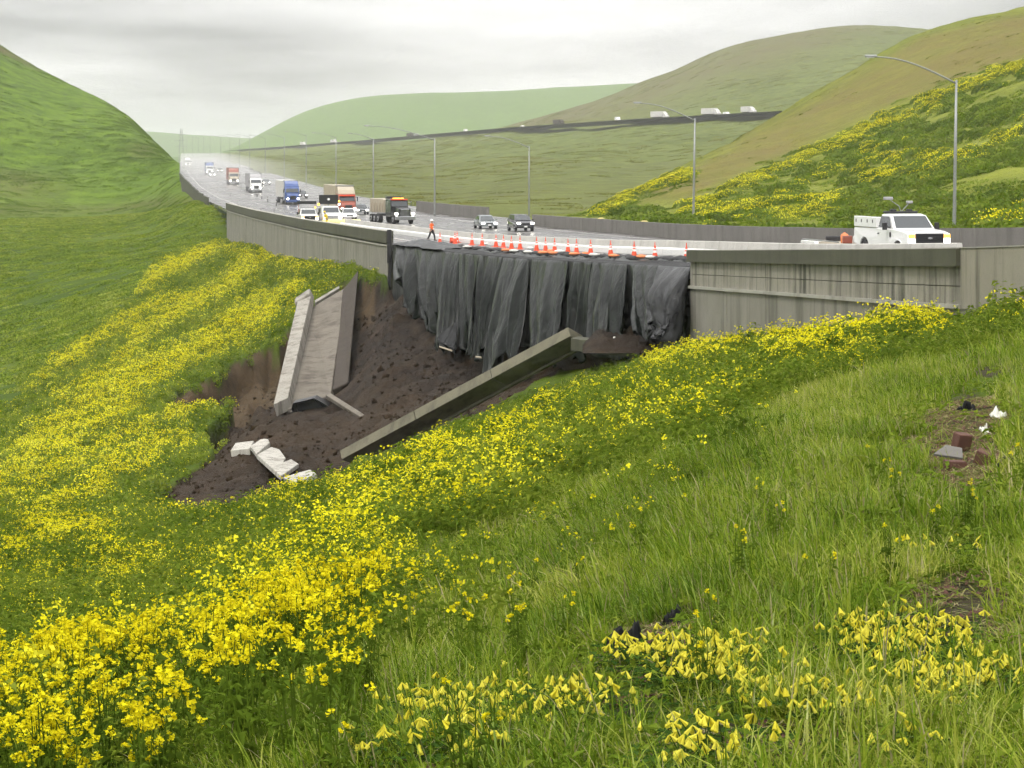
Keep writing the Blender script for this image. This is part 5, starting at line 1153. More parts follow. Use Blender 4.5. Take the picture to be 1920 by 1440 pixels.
def utility_pickup(label, px, py, full=True):
    p = on_road(px, py) if py else road(d_at_px(px, 8.3), 8.3); v = Veh('pickup_truck', label, 'pickup truck', p, face(p) + (0 if py else .09)); W = 1.0
    low = [(2.95, .62), (2.95, 1.33), (.42, 1.36), (-1.45, 1.36), (-2.35, 1.30), (-2.86, 1.22), (-2.92, .60)] + arch(-2.92, 2.95, .55, (-1.95, 1.75), .50)[1:-1]
    v.part('body', MB().prof(low, lambda y, z: W * (.97 if z > 1.2 else 1.0)), M_carw, .045)
    v.part('cab', MB().prof([(-1.42, 1.34), (-.78, 1.93), (-.35, 1.99), (.22, 1.97), (.44, 1.34)], lambda y, z: W * (.95 - .24 * max(0, z - 1.34))), M_carw, .05)
    v.part('windscreen', MB().add([(-.84, -1.36, 1.40), (.84, -1.36, 1.40), (.74, -.83, 1.905), (-.74, -.83, 1.905)], [(0, 1, 2, 3)]), M_glass, 0)
    v.part('rear_window', MB().add([(-.78, .455, 1.42), (.78, .455, 1.42), (.70, .29, 1.88), (-.70, .29, 1.88)], [(0, 1, 2, 3)]), M_glass, 0)
    for sg in (-1, 1):
        v.part('side_window', MB().add([(sg * .958, -1.12, 1.42), (sg * .958, .26, 1.42), (sg * .858, .16, 1.88), (sg * .858, -.70, 1.88)], [(0, 1, 2, 3)]), M_glass, 0)
        d_ = v.part('door', MB().box((sg * 1.002, -.42, .98), (.02, 1.32, .70)), M_carw, .008); v.part('handle', MB().box((sg * 1.02, .12, 1.14), (.04, .16, .045)), M_blackp, .01, d_)
        v.part('mirror', MB().box((sg * 1.20, -1.0, 1.47), (.20, .10, .30)).tube([(sg * .92, -.95, 1.42), (sg * 1.18, -.98, 1.45)], .03, 6), M_blackp, .02)
        v.part('marker_lamp', MB().box((sg * .80, -2.90, 1.10), (.26, .09, .16)), M_amber, .02)
        v.part('headlight', MB().box((sg * .80, -2.91, .90), (.26, .10, .20)), M_head, .03)
        v.part('wheel_arch_trim', MB().tube([(sg * 1.0, -1.95 + .52 * math.cos(a), .43 + .50 * math.sin(a)) for a in np.linspace(.1, 3.04, 12)], .035, 5), M_carw, 0)
    g_ = v.part('grille', MB().box((0, -2.92, 1.02), (1.28, .08, .40)), M_blackp, .03)
    for k in range(4): v.part('grille_bar', MB().box((0, -2.965, .88 + .09 * k), (1.2, .03, .03)), M_blackp, .005, g_)
    v.part('badge', MB().lathe([(.001, -.01), (.11, -.01), (.11, .012), (.001, .012)], 14), M_chrome, 0, g_); bo = v.t.children[-1]
    for ch in g_.children:
        if ch.name.startswith('badge'): ch.location = (0, -2.985, 1.02); ch.rotation_euler = (R(90), 0, 0); ch.scale = (1, .45, 1)
    v.part('bumper', MB().box((0, -2.98, .62), (1.96, .20, .28)), M_blackp, .05); v.part('number_plate', MB().box((0, -3.085, .62), (.32, .02, .15)), M_white, .004)
    for x in (-.88, .88):
        for y in (-1.95, 1.75): v.wheel(x, y, .41, .26)
    if full:
        for sg in (-1, 1):
            bx = v.part('tool_box', MB().box((sg * .84, 1.62, 1.60), (.34, 2.5, .46)), M_carw, .03)
            for yy in (.75, 1.35, 2.0, 2.6): v.part('latch', MB().box((sg * 1.015, yy, 1.64), (.03, .06, .14)), M_blackp, .005, bx)
        v.part('light_rack', MB().box((0, .12, 2.04), (1.5, .34, .10)).box((-.35, .1, 2.12), (.24, .24, .12)).box((.40, .1, 2.12), (.24, .24, .12)), M_blackp, .03)
        ms = v.part('lamp_mast', MB().tube([(.05, .15, 2.05), (-.02, .2, 2.30), (-.45, .3, 2.62)], .022, 6).tube([(.05, .15, 2.05), (.42, .1, 2.45)], .022, 6), M_steel, 0)
        v.part('work_lamp', MB().box((-.48, .3, 2.64), (.40, .2, .13)), M_trailg, .03, ms); v.part('work_lamp', MB().box((.42, .1, 2.48), (.27, .18, .11)), M_trailg, .03, ms)
        v.part('snorkel_vent', MB().box((-1.01, -1.12, 1.12), (.03, .12, .20)), M_blackp, .01)
    return v, p
pk, pk_p = utility_pickup('white utility pickup with tool boxes and roof work lamps behind the right wall', 1690, None)
# flatbed trailer behind the pickup
def towed():
    a_ = face(pk_p) + .09; q = pk_p - Vector((math.sin(a_), -math.cos(a_), 0)) * 6.9; q.z = CZ + rz(q.y) + cf(q.y, q.x - rl(q.y))
    v = Veh('flatbed_trailer', 'low flatbed trailer with pinkish side boards towed by the white pickup', 'trailer', q, a_)
    v.part('deck', MB().box((0, 0, .78), (2.05, 4.6, .12)), M_tanp, .02); v.part('side_board', MB().box((-1.0, -1.4, .64), (.06, 1.7, .38)), M_tanp, .01); v.part('side_board', MB().box((1.0, -1.4, .64), (.06, 1.7, .38)), M_tanp, .01)
    v.part('drawbar', MB().tube([(-.5, -2.3, .55), (0, -3.3, .52)], .05, 6).tube([(.5, -2.3, .55), (0, -3.3, .52)], .05, 6), M_steel, 0)
    for sg in (-1, 1):
        v.part('fender', MB().prof([(.1, .72), (.2, .86), (1.9, .86), (2.0, .72)], .16, 0, sg * 1.06), M_carw, .02)
        for y in (.55, 1.55): v.wheel(sg * 1.05, y, .36, .22)
    v.part('rail', MB().box((-1.0, 0, .90), (.05, 4.5, .06)).box((1.0, 0, .90), (.05, 4.5, .06)), M_steel, .01); v.part('tail_lamp', MB().box((-.9, 2.32, .72), (.2, .04, .1)), M_redp, .01)
    return q, v
tq, tv = towed()
def on_trailer(x, y, z):
    a = tv.t.rotation_euler[2]; return tq + Vector((x * math.cos(a) - y * math.sin(a), x * math.sin(a) + y * math.cos(a), z))
b = MB(); b.lathe([(.17, 0), (.18, .04), (.18, .36), (.13, .42), (.05, .44), (.05, .48), (.03, .48)], 14)
tag(b.build('fuel_can', M_bago, loc=on_trailer(-.5, -1.7, .842), smooth=True), 'orange fuel can standing on the flatbed trailer', 'can')
b = MB(); b.box((0, 0, .14), (.42, .32, .28)); b.box((0, 0, .31), (.44, .34, .06)); tag(b.build('tool_crate', M_redp, bevel=.03, loc=on_trailer(-.55, -2.15, .842)), 'small red tool crate on the trailer behind the pickup', 'crate')
b = MB(); b.lathe([(.13, 0), (.15, .06), (.15, .28), (.10, .36), (.04, .38), (.04, .42)], 12); tag(b.build('water_jug', M_white, loc=on_trailer(-.1, -2.1, .842), smooth=True), 'white water jug beside the crate on the trailer', 'jug')
o = MB().wheel((0, 0, 0), .36, .22, 16).build('spare_wheel', M_rub, loc=on_trailer(.0, .9, .95), rot=(0, R(90), 0)); tag(o, 'black spare wheel lying flat on the trailer deck', 'wheel')

def car(name, label, px, py, paint, L=4.6, W=.92, H=1.46, suv=False, lamp=None):
    p = on_road(px, py); v = Veh(name, label, 'car', p, face(p)); h = L / 2; zb = .28 if not suv else .36; zh = .80 if not suv else 1.02
    low = [(h, zb + .1), (h - .03, zh + .08), (h - .5, zh + .16), (-h + 1.25, zh + .08), (-h + .35, zh - .06), (-h + .04, zh - .22), (-h, zb + .12)] + arch(-h + .05, h - .05, zb, (-h + .92, h - .9), .37)[1:-1]
    v.part('body', MB().prof(low, lambda y, z: W * (1 - .10 * max(0, (abs(y) - h + .6) / .6) ** 2)), paint, .05)
    r0, r1 = (-h + 2.0, h - 1.5) if not suv else (-h + 1.95, h - .45)
    v.part('cabin', MB().prof([(-h + 1.12, zh + .06), (r0, H - .03), (r0 + .5, H), (r1, H - .02), (h - .42 if not suv else h - .1, zh + .12)], lambda y, z: W * (.94 - .36 * max(0, z - zh))), paint, .06)
    tw = lambda z: W * (.94 - .36 * max(0, z - zh)) + .004
    v.part('windscreen', MB().add([(-tw(zh + .1) + .1, -h + 1.155, zh + .12), (tw(zh + .1) - .1, -h + 1.155, zh + .12), (tw(H - .08) - .08, r0 - .075, H - .08), (-tw(H - .08) + .08, r0 - .075, H - .08)], [(0, 1, 2, 3)]), M_glass, 0)
    for sg in (-1, 1):
        v.part('side_window', MB().add([(sg * tw(zh + .12), -h + 1.45, zh + .13), (sg * tw(zh + .12), h - 1.0, zh + .15), (sg * tw(H - .1), r1 - .1, H - .09), (sg * tw(H - .1), r0 + .12, H - .09)], [(0, 1, 2, 3)]), M_glass, 0)
        v.part('mirror', MB().box((sg * (W + .08), -h + 1.45, zh + .16), (.18, .1, .13)), paint, .03)
        v.part('headlight', MB().box((sg * W * .72, -h + .06, zh - .16), (.34, .16, .15)), lamp or M_head, .03)
    v.part('grille', MB().box((0, -h + .02, zh - .22), (.8, .06, .16)), M_blackp, .02); v.part('bumper', MB().box((0, -h + .03, zb + .14), (W * 1.7, .14, .18)), paint if not suv else M_blackp, .04)
    v.part('number_plate', MB().box((0, -h - .045, zb + .18), (.32, .02, .14)), M_white, .004)
    for x in (-W + .1, W - .1):
        for y in (-h + .92, h - .9): v.wheel(x, y, .33, .22)
    return v
car('sedan_car', 'grey sedan with bright headlights, ahead of it the dark car', 910, 429, M_greyp, 4.5, .9, 1.44)
car('suv_car', 'dark purple-black car with lit headlights nearest to the far barrier', 976, 434, M_darkp, 4.75, .93, 1.68, True)
car('sedan_car', 'small car with headlights glowing in the spray behind the black dump truck', 676, 402, M_greyp)
car('sedan_car', 'white car with headlights in the spray beside the arrow board truck', 652, 412, M_carw)
car('sedan_car', 'dark car with headlights beside the blue lorry', 566, 372, M_darkp)
car('sedan_car', 'far white car with wide bright headlights ahead of the small blue lorry', 398, 331, M_carw)
car('sedan_car', 'far car showing a single yellowish glow right of the pale lorry', 499, 347, M_greyp)
car('sedan_car', 'farthest car glowing at the foot of the green hill', 357, 307, M_carw)
car('sedan_car', 'far dark car right of the small blue lorry', 412, 323, M_darkp)

def lorry(label, px, py, cab_m, box_m, Hb=4.0, L=14.5, sleeper=True, box=True, stripe=None, roofcol=None):
    p = on_road(px, py); v = Veh('lorry', label, 'truck', p, face(p))
    # tractor
    v.part('bonnet', MB().prof([(-3.3, .75), (-3.35, 1.45), (-3.1, 1.72), (-1.7, 1.95), (-1.7, .7)], lambda y, z: .92 + .12 * (y + 3.35) / 1.65), cab_m, .08)
    v.part('cab', MB().prof([(-1.7, .7), (-1.75, 1.95), (-1.45, 2.7), (-1.2, 2.95), (.9, 3.05 if sleeper else 2.9), (.9, .7)], 1.2), cab_m, .08)
    if sleeper: v.part('roof_fairing', MB().prof([(-1.25, 2.94), (-.7, 3.5), (.1, 3.85), (.9, 3.95), (.9, 2.98)], lambda y, z: 1.17 - .08 * max(0, z - 3.2)), roofcol or cab_m, .1)
    v.part('windscreen', MB().add([(-1.06, -1.765, 2.02), (1.06, -1.765, 2.02), (1.0, -1.49, 2.66), (-1.0, -1.49, 2.66)], [(0, 1, 2, 3)]), M_glass, 0)
    v.part('grille', MB().box((0, -3.36, 1.18), (.95, .06, .62)), M_blackp, .03); v.part('bumper', MB().box((0, -3.42, .58), (2.35, .22, .36)), M_chrome if not box_m is M_trail else cab_m, .06)
    for sg in (-1, 1):
        v.part('side_window', MB().add([(sg * 1.205, -1.4, 2.0), (sg * 1.205, -.45, 2.0), (sg * 1.205, -.45, 2.6), (sg * 1.205, -1.25, 2.6)], [(0, 1, 2, 3)]), M_glass, 0)
        v.part('headlight', MB().box((sg * .86, -3.36, .98), (.32, .12, .26)), M_head, .03); v.part('mirror', MB().box((sg * 1.42, -1.65, 2.25), (.14, .1, .6)).tube([(sg * 1.2, -1.5, 2.45), (sg * 1.42, -1.6, 2.45)], .025, 5), M_blackp, .02)
        v.part('fender', MB().prof([(-3.0, .95), (-2.8, 1.12), (-2.0, 1.12), (-1.8, .9)], .2, 0, sg * 1.05), cab_m, .03); v.part('fuel_tank', MB().tube([(sg * 1.0, -.6, .75), (sg * 1.0, 1.1, .75)], .3, 12), M_chrome, 0)
    v.part('chassis', MB().box((0, 1.2, .85), (.9, 5.0, .22)), M_blackp, .02)
    for x in (-1.05, 1.05):
        v.wheel(x, -2.4, .5, .3)
        for y in (2.2, 3.5): v.wheel(x * .97, y, .5, .52)
    if box:
        tr = v.part('trailer_box', MB().box((0, 1.25 + L / 2, (Hb + 1.15) / 2), (2.58, L, Hb - 1.15)), box_m, .06)
        for k in range(int(L / 1.22) + 1):
            for sg in (-1, 1): v.part('side_post', MB().box((sg * 1.30, 1.3 + k * 1.2, (Hb + 1.15) / 2), (.025, .06, Hb - 1.3)), box_m, 0, tr)
        v.part('roof_edge', MB().box((0, 1.24, Hb - .05), (2.6, .06, .14)), M_steel, .01, tr)
        for x in (-1.0, 1.0):
            for y in (L - 1.9, L - .6): v.wheel(x, y, .5, .52)
        v.part('landing_leg', MB().box((-.8, 4.4, .55), (.14, .14, 1.0)).box((.8, 4.4, .55), (.14, .14, 1.0)), M_steel, .01); v.part('skirt', MB().box((0, L / 2 + 1.5, .95), (2.2, L * .5, .35)), M_blackp, .02)
    if stripe: v.part('visor', MB().box((0, -1.62, 2.74), (2.1, .3, .16)), stripe, .02)
    return v
lorry('blue cab lorry with a pale box trailer', 546, 383, M_bluep, M_trail)
lorry('pale grey lorry with white bonnet behind the blue cab lorry', 479, 361, M_carw, M_trailg, roofcol=M_trailg)
lorry('far reddish lorry with yellowish lit front', 438, 346, M_tanp, M_redp, 4.1, roofcol=M_redp)
lorry('far small lorry with a blue-grey box in the rain haze', 393, 328, M_carw, M_bluep, 4.0, roofcol=M_bluep)
lorry('tan box lorry with a red visor behind the arrow board truck', 648, 404, M_redp, M_tanp, 4.1, 14, True, True, M_orange, M_tanp)
lorry('farthest lorry glowing at the top of the road', 352, 312, M_carw, M_trail)
def dump_truck(label, px, py):
    p = on_road(px, py); v = Veh('dump_truck', label, 'truck', p, face(p) + .18)
    v.part('bonnet', MB().prof([(-3.6, .85), (-3.62, 1.75), (-3.4, 1.88), (-1.7, 2.0), (-1.7, .8)], .72), M_blackpaint, .06)
    v.part('cab', MB().prof([(-1.7, .8), (-1.72, 2.0), (-1.5, 2.72), (-1.35, 2.85), (.1, 2.88), (.1, .8)], 1.08), M_blackpaint, .06)
    v.part('windscreen', MB().add([(-.94, -1.74, 2.06), (.94, -1.74, 2.06), (.9, -1.535, 2.66), (-.9, -1.535, 2.66)], [(0, 1, 2, 3)]), M_glass, 0)
    v.part('visor', MB().box((0, -1.62, 2.80), (2.0, .3, .14)), M_orange, .02); v.part('clearance_lamp', MB().box((0, -1.2, 2.94), (1.3, .1, .1)), M_amber, .01)
    g_ = v.part('grille', MB().box((0, -3.64, 1.32), (1.0, .06, .85)), M_chrome, .03)
    for k in range(6): v.part('grille_slat', MB().box((-.4 + .16 * k, -3.685, 1.32), (.05, .02, .78)), M_blackp, 0, g_)
    v.part('bumper', MB().box((0, -3.75, .70), (2.45, .16, .42)), M_chrome, .04)
    for sg in (-1, 1):
        v.part('fender', MB().prof([(-3.55, .95), (-3.4, 1.28), (-2.3, 1.30), (-1.9, .9)], .24, 0, sg * .98), M_blackpaint, .05); v.part('headlight', MB().box((sg * 1.0, -3.60, 1.20), (.34, .18, .26)), M_head, .04)
        v.part('side_window', MB().add([(sg * 1.084, -1.4, 2.05), (sg * 1.084, -.3, 2.05), (sg * 1.084, -.3, 2.65), (sg * 1.084, -1.22, 2.65)], [(0, 1, 2, 3)]), M_glass, 0)
        v.part('mirror', MB().box((sg * 1.45, -1.7, 2.3), (.14, .1, .62)).tube([(sg * 1.08, -1.6, 2.5), (sg * 1.45, -1.68, 2.5)], .03, 5), M_chrome, .02); v.part('exhaust', MB().tube([(sg * .95, .25, 1.2), (sg * .95, .25, 3.3)], .08, 8), M_chrome, 0)
    bd = v.part('dump_body', MB().prof([(.55, 1.25), (.45, 2.7), (.9, 2.85), (5.6, 2.85), (5.9, 1.5), (5.5, 1.2)], lambda y, z: 1.05 + .16 * (z - 1.2) / 1.6), M_tanp, .06)
    for k in range(5):
        for sg in (-1, 1): v.part('side_rib', MB().box((sg * 1.2, 1.1 + k, 2.05), (.1, .14, 1.5), 0, 0, 0, sg * -.1), M_tanp, .01, bd)
    v.part('cover_roll', MB().tube([(-1.0, .3, 3.02), (1.0, .3, 3.02)], .14, 10), M_blackp, 0)
    v.part('chassis', MB().box((0, 1.6, .95), (.9, 7.2, .24)), M_blackp, .02)
    for x in (-1.02, 1.02):
        v.wheel(x, -2.75, .52, .3)
        for y in (2.4, 3.75, 5.0): v.wheel(x, y, .52, .5)
    return v
dump_truck('black dump truck with chrome grille and tan dump body', 740, 419)
# attenuator truck with arrow board and white sign pickup
v, p = utility_pickup('white pickup with a raised dark sign above its cab next to the left wall', 576, 424, False)
v.part('sign_frame', MB().box((-.95, .55, 1.9), (.06, .06, 1.5)).box((.95, .55, 1.9), (.06, .06, 1.5)).box((0, .55, 1.9), (1.9, .05, .05)), M_redp, .01)
v.part('sign_board', MB().box((0, .5, 2.66), (2.2, .14, .34)), M_board, .02); v.part('beacon', MB().box((.98, .5, 2.1), (.16, .16, .2)), M_amber, .03)
p = on_road(618, 423); v = Veh('arrow_board_truck', 'white works truck carrying a square black arrow board', 'truck', p, face(p))
v.part('body', MB().prof([(2.6, .6), (2.6, 1.45), (.3, 1.45), (-1.6, 1.50), (-2.6, 1.38), (-2.85, 1.2), (-2.9, .55)] + arch(-2.9, 2.6, .55, (-1.95, 1.6), .52)[1:-1], 1.08), M_carw, .05)
v.part('cab', MB().prof([(-1.55, 1.48), (-1.05, 2.15), (-.5, 2.25), (.5, 2.25), (.6, 1.48)], lambda y, z: 1.03 - .2 * max(0, z - 1.5)), M_carw, .05)
v.part('windscreen', MB().add([(-.9, -1.53, 1.53), (.9, -1.53, 1.53), (.82, -1.11, 2.09), (-.82, -1.11, 2.09)], [(0, 1, 2, 3)]), M_glass, 0)
v.part('grille', MB().box((0, -2.9, 1.05), (1.2, .06, .36)), M_chrome, .03); v.part('bumper', MB().box((0, -2.97, .6), (2.1, .2, .3)), M_blackp, .04); v.lamps(.86, -2.88, 1.02, .32, .3)
for x in (-.95, .95):
    for y in (-1.95, 1.6): v.wheel(x, y, .44, .28)
    v.part('mirror', MB().box((x * 1.32, -1.2, 1.7), (.16, .1, .34)), M_blackp, .02)
ab = v.part('arrow_board', MB().box((0, 1.0, 2.95), (2.2, .16, 1.05)), M_board, .03); v.part('lamp_panel', MB().lathe([(.01, -.02), (.14, -.02), (.14, .02), (.01, .02)], 12), M_collar, 0, ab); ab.children[0].location = (0, .9, 2.98); ab.children[0].rotation_euler = (R(90), 0, 0)
v.part('board_mast', MB().box((0, 1.05, 1.9), (.16, .12, 1.2)), M_steel, .01); v.part('beacon', MB().box((-1.15, .9, 2.4), (.26, .2, .26)), M_amber, .05); v.part('beacon', MB().box((1.2, .9, 2.75), (.2, .2, .2)), M_amber, .05); v.part('beacon', MB().box((1.2, .9, 2.4), (.2, .2, .2)), M_head, .05)
v.part('storage_box', MB().box((0, 1.5, 1.7), (2.0, 2.0, .5)), M_blackp, .03)
# traffic on the upper road
def upper_vehicle(label, px, L, W_, H_, m, cat, off=-3):
    lo, hi = 0., 1.
    for _ in range(40):
        t_ = (lo + hi) / 2; q = upper(t_, off, 1.6)
        if proj(q)[0] > px: lo = t_
        else: hi = t_
    a, c = upper(max(0, t_ - .004), off), upper(min(1, t_ + .004), off); ang = math.atan2(c.y - a.y, c.x - a.x) - math.pi / 2
    v = Veh('lorry' if H_ > 3 else 'van', label, cat, upper(t_, off, 1.62), ang, 'traffic on the upper road')
    if H_ > 3:
        v.part('trailer_box', MB().box((0, 0, (H_ + 1.1) / 2), (W_, L, H_ - 1.1)), m, .05); v.part('cab', MB().prof([(-L / 2 - 4.2, .7), (-L / 2 - 4.3, 1.6), (-L / 2 - 2.8, 1.9), (-L / 2 - 2.5, 2.8), (-L / 2 - .6, 3.5), (-L / 2 - .5, .7)], 1.1), m, .06); v.part('undercarriage', MB().box((0, 0, .75), (1.6, L * .9, .5)), M_blackp, .02)
        for y in (-L / 2 - 3.4, -L / 2 + .8, L / 2 - 1.6): v.wheel(-1.0, y, .5, .4); v.wheel(1.0, y, .5, .4)
    else:
        v.part('body', MB().prof([(L / 2, .4), (L / 2, H_ * .55), (L / 2 - .3, H_), (-L / 2 + 1.5, H_), (-L / 2 + .9, H_ * .6), (-L / 2, H_ * .5), (-L / 2, .4)], W_ / 2), m, .08)
        for y in (-L / 2 + .8, L / 2 - .8): v.wheel(-W_ / 2 + .1, y, .34, .2); v.wheel(W_ / 2 - .1, y, .34, .2)
UVL = [('white box lorry left of the middle lamp on the upper road', 1234, 13.5, 2.6, 4.1, M_trail), ('white box lorry right of the middle lamp on the upper road', 1330, 13.5, 2.6, 4.1, M_trail), ('smaller white box lorry farthest right on the upper road', 1400, 8, 2.5, 3.8, M_trail),
       ('small bright white van alone on the upper road', 1158, 5.4, 2.0, 2.6, M_carw), ('brown-grey lorry on the upper road left of the white van', 1046, 15, 2.6, 3.6, M_foot), ('white van on the upper road above the long lamp arm', 873, 6.5, 2.0, 2.4, M_trail), ('dark lorry on the upper road above the black dump truck', 768, 14, 2.6, 3.4, M_foot), ('pale van behind the dark lorry on the upper road', 781, 9, 2.2, 2.6, M_trailg),
       ('low pale car left of the brown lorry on the upper road', 980, 5, 1.9, 1.6, M_trail), ('white lorry deep in haze near the left end of the upper road', 625, 18, 2.6, 3.8, M_trail), ('farthest white lorry on the upper road in the haze', 567, 16, 2.6, 4.0, M_trail), ('low white car right of the second white lorry on the upper road', 1362, 4.8, 1.9, 1.6, M_carw)]
for lb, px, L_, W_, H_, m_ in UVL: upper_vehicle(lb, px, L_, W_, H_, m_, 'truck' if H_ > 3 else 'van')

# ------------------------------------------------------------------ lamp columns
def lamp(label, px, base_y, d, H=10.1, arm=5.4, rise=1.3, lean=0.0, m=None):
    p = at(px, base_y, d); t = thing('street_lamp', label, 'street lamp', p, 0, 'street lamps along the highway'); m = m or M_steel
    MB().tube([(0, 0, -.6), (0, 0, 0), (lean * .5, 0, H * .5), (lean, 0, H)], [.13, .13, .11, .08], 10).build('pole', m, t, smooth=True)
    MB().lathe([(.22, 0), (.22, .06), (.15, .10), (.14, .3)], 12).build('base_flange', m, t)
    c = [(lean - arm * k / 8, .15 * k / 8, H - .25 + rise * math.sin(k / 8 * math.pi / 2)) for k in range(9)]
    a = MB().tube(c, [.07 - .03 * k / 8 for k in range(9)], 8).build('arm', m, t, smooth=True)
    e = Vector(c[-1]); b = MB(); b.prof([(-.16, 0), (-.16, .10), (.0, .17), (.16, .10), (.16, 0)], .40, 0, 0); o = b.build('lamp_head', m, t, bevel=.03, loc=e + Vector((-.3, 0, -.02))); 
    MB().box((e.x - .32, e.y, e.z - .04), (.5, .22, .05)).build('lens', M_collar, t)
LA = [(1789, 441, 150, 10.4, 5.4, 1.8, 0.15), (1300, 423, 215, 10.3, 5.2, 1.7, .15), (992, 409, 316, 10.2, 5.6, 1.6, 0), (815, 402, 300, 10.2, 8.8, 1.9, 0), (700, 373, 372, 10.1, 3.6, 1.0, 0)]
LN = ['tall lamp column farthest right, above the white pickup', 'lamp column second from the right edge', 'lamp column behind the dark car, third from the right', 'hazy lamp column with the longest arm above the dump truck', 'lamp column between the two lorries and the long-armed lamp']
for q, nm in zip(LA, LN): lamp(nm, q[0], q[1], *q[2:])
LF = [(630, 471, 256), (574, 540, 253), (533, 610, 257), (497.5, 700, 258), (468, 800, 256), (449, 880, 256), (431, 980, 257), (414, 1100, 257), (394, 1250, 256), (382, 1400, 257), (372, 1550, 258), (361, 1750, 258), (350, 1950, 259)]
for i, (px, d, ty) in enumerate(LF):
    ztop = CZ - (ty - HZ) / FOC * d; zb_ = min(ztop - 9.5, CZ + float(rz(d)) + .3); lamp('%s lamp column of the distant row, counted from the near end' % ordw(i + 1), px, HZ + FOC * (CZ - zb_) / d, d, ztop - zb_, 4.4, 1.0)
b = MB(); q = at(340, 300, 2300)
for sg in (-1, 1):
    for s2 in (-1, 1): b.tube([(sg * 3, s2 * 3, -8), (sg * .7, s2 * .7, 32)], .22, 4)
for zz, ww in ((14, 6), (20, 7), (26, 5)): b.box((0, 0, zz), (ww * 2, .4, .4))
for k in range(6):
    z0 = -4 + 6 * k; r0 = 3 - 2.3 * (z0 + 8) / 40; b.tube([(-r0, -r0, z0), (r0, -r0, z0 + 5.5)], .12, 4); b.tube([(r0, -r0, z0), (-r0, -r0, z0 + 5.5)], .12, 4)
tag(b.build('power_pylon', M_steel, loc=q), 'faint power pylon rising behind the distant lamp row', 'pylon')

# ------------------------------------------------------------------ cones, sandbags
def cone_mesh():
    root = bpy.data.objects.new('traffic_cone', None)
    b = MB(); b.box((0, 0, .02), (.40, .40, .04)); o1 = b.build('base', M_orange, bevel=.015)
    o2 = MB().lathe([(.15, .04), (.14, .06), (.035, .74), (.03, .76), (.015, .77)], 16).build('body', M_orange, smooth=False)
    r_ = lambda z: .14 - (.14 - .035) * (z - .06) / .68 + .003
    o3 = MB().lathe([(r_(.40), .40), (r_(.52), .52)], 16).build('collar', M_collar); o4 = MB().lathe([(r_(.58), .58), (r_(.64), .64)], 16).build('collar', M_collar)
    return [(q.name.split('.')[0], q.data, [(m.width) for m in q.modifiers]) for q in (o1, o2, o3, o4)], (o1, o2, o3, o4)
CM, _tmp = cone_mesh()
for q in _tmp: bpy.data.objects.remove(q)
CONES = [(825, 457.5), (846, 456, 1), (853, 457), (857, 455.5), (885, 460), (904, 461), (930, 463.5), (944, 465), (959, 467), (975, 468), (1006, 471), (1023, 472), (1040, 474), (1065, 475.5), (1081, 477), (1107.5, 478.5), (1145, 482), (1189, 486), (1228, 489.5), (1287, 492.5)]
CONES = CONES[::-1]
for i, q in enumerate(CONES):
    p = on_road(q[0], q[1]); p.z += .006; lay = len(q) > 2
    lb = 'orange cone lying on its side beside the walking worker' if lay else ('orange traffic cone nearest the right wall end' if i == 0 else '%s orange traffic cone counted from the right wall end' % ordw(i + 1))
    t = thing('traffic_cone', lb, 'traffic cone', p, random.uniform(0, 1.5), 'orange cones on the closed lane')
    if lay: t.rotation_euler = (R(95), 0, R(60)); t.location.z += .2
    t.scale = (1.25, 1.25, 1.05)
    for nm, me, bv in CM: link(nm, me, t, bv[0] if bv else 0)
    if not lay:
        MB().tube([(0, 0, .76), (0, 0, .92)], .02, 6).build('handle_post', M_orange, t)
def bag(label, px, py, m, s=1.0, off=None):
    p = on_road(px, py) if off is None else road(d_at_px(px, off), off, .22); rows = []
    for i in range(9):
        u = i / 8; row = []
        for j in range(10):
            a = 2 * math.pi * j / 10; w_ = math.sin(math.pi * min(.97, max(.03, u))) ** .45
            row.append(Vector(((u - .5) * .62, .19 * w_ * math.cos(a), .10 + .11 * w_ * math.sin(a) * (1.0 if math.sin(a) > 0 else .9))) * s)
        rows.append(row + [row[0]])
    b = MB().grid(rows); b.box((.34 * s, 0, .12 * s), (.09 * s, .12 * s, .07 * s), 0, .2)
    tag(b.build('sandbag', m, smooth=True, loc=p, rot=(0, 0, random.uniform(-.8, .8))), label, 'sandbag', 'sandbags holding down the tarps')
BAGS = [(875, M_bagw, 1.5), (948, M_bago, 1.6), (964, M_bagw, 1.6), (990, M_bagw, 1.5), (1018, M_bago, 1.6), (1036, M_bago, 1.6), (1076, M_bago, 1.6), (1113, M_bagw, 1.6), (1150, M_bago, 1.5), (1203, M_bago, 1.6), (1218, M_bagw, 1.5)]
cnt = {}
for i, (px, m_, s_) in enumerate(BAGS):
    c_ = 'white' if m_ is M_bagw else 'orange'; cnt[c_] = cnt.get(c_, 0) + 1
    bag('%s %s sandbag on the tarp hem counted from the worker' % (ordw(cnt[c_]), c_), px, 0, m_, s_ * .62, 1.25)
for lb, px, py, m_ in (('white bag lying among the cones next to the worker', 912, 460, M_bagw), ('white peaked bag between the middle cones', 1048, 474, M_bagw), ('pale bag lying flat between the middle cones', 994, 468, M_bagw), ('white bag between the last two cones before the right wall', 1247, 489, M_bagw), ('orange bag beside the cone nearest the right wall', 1268, 492, M_bago), ('orange bag leaning by the middle cones', 1032, 473, M_bago), ('orange bag next to a cone in the right half of the row', 1098, 478.5, M_bago)): bag(lb, px, py, m_, 1.0)
b = MB(); pz = on_road(640, 424); b.prof([(-.5, 0), (-.45, .5), (-.2, .75), (.2, .75), (.45, .5), (.5, 0)], 2.2); tag(b.build('crash_cushion', M_lime, bevel=.08, loc=pz, rot=(0, 0, .35)), 'pale yellow padded crash cushion in front of the arrow board truck', 'crash cushion')
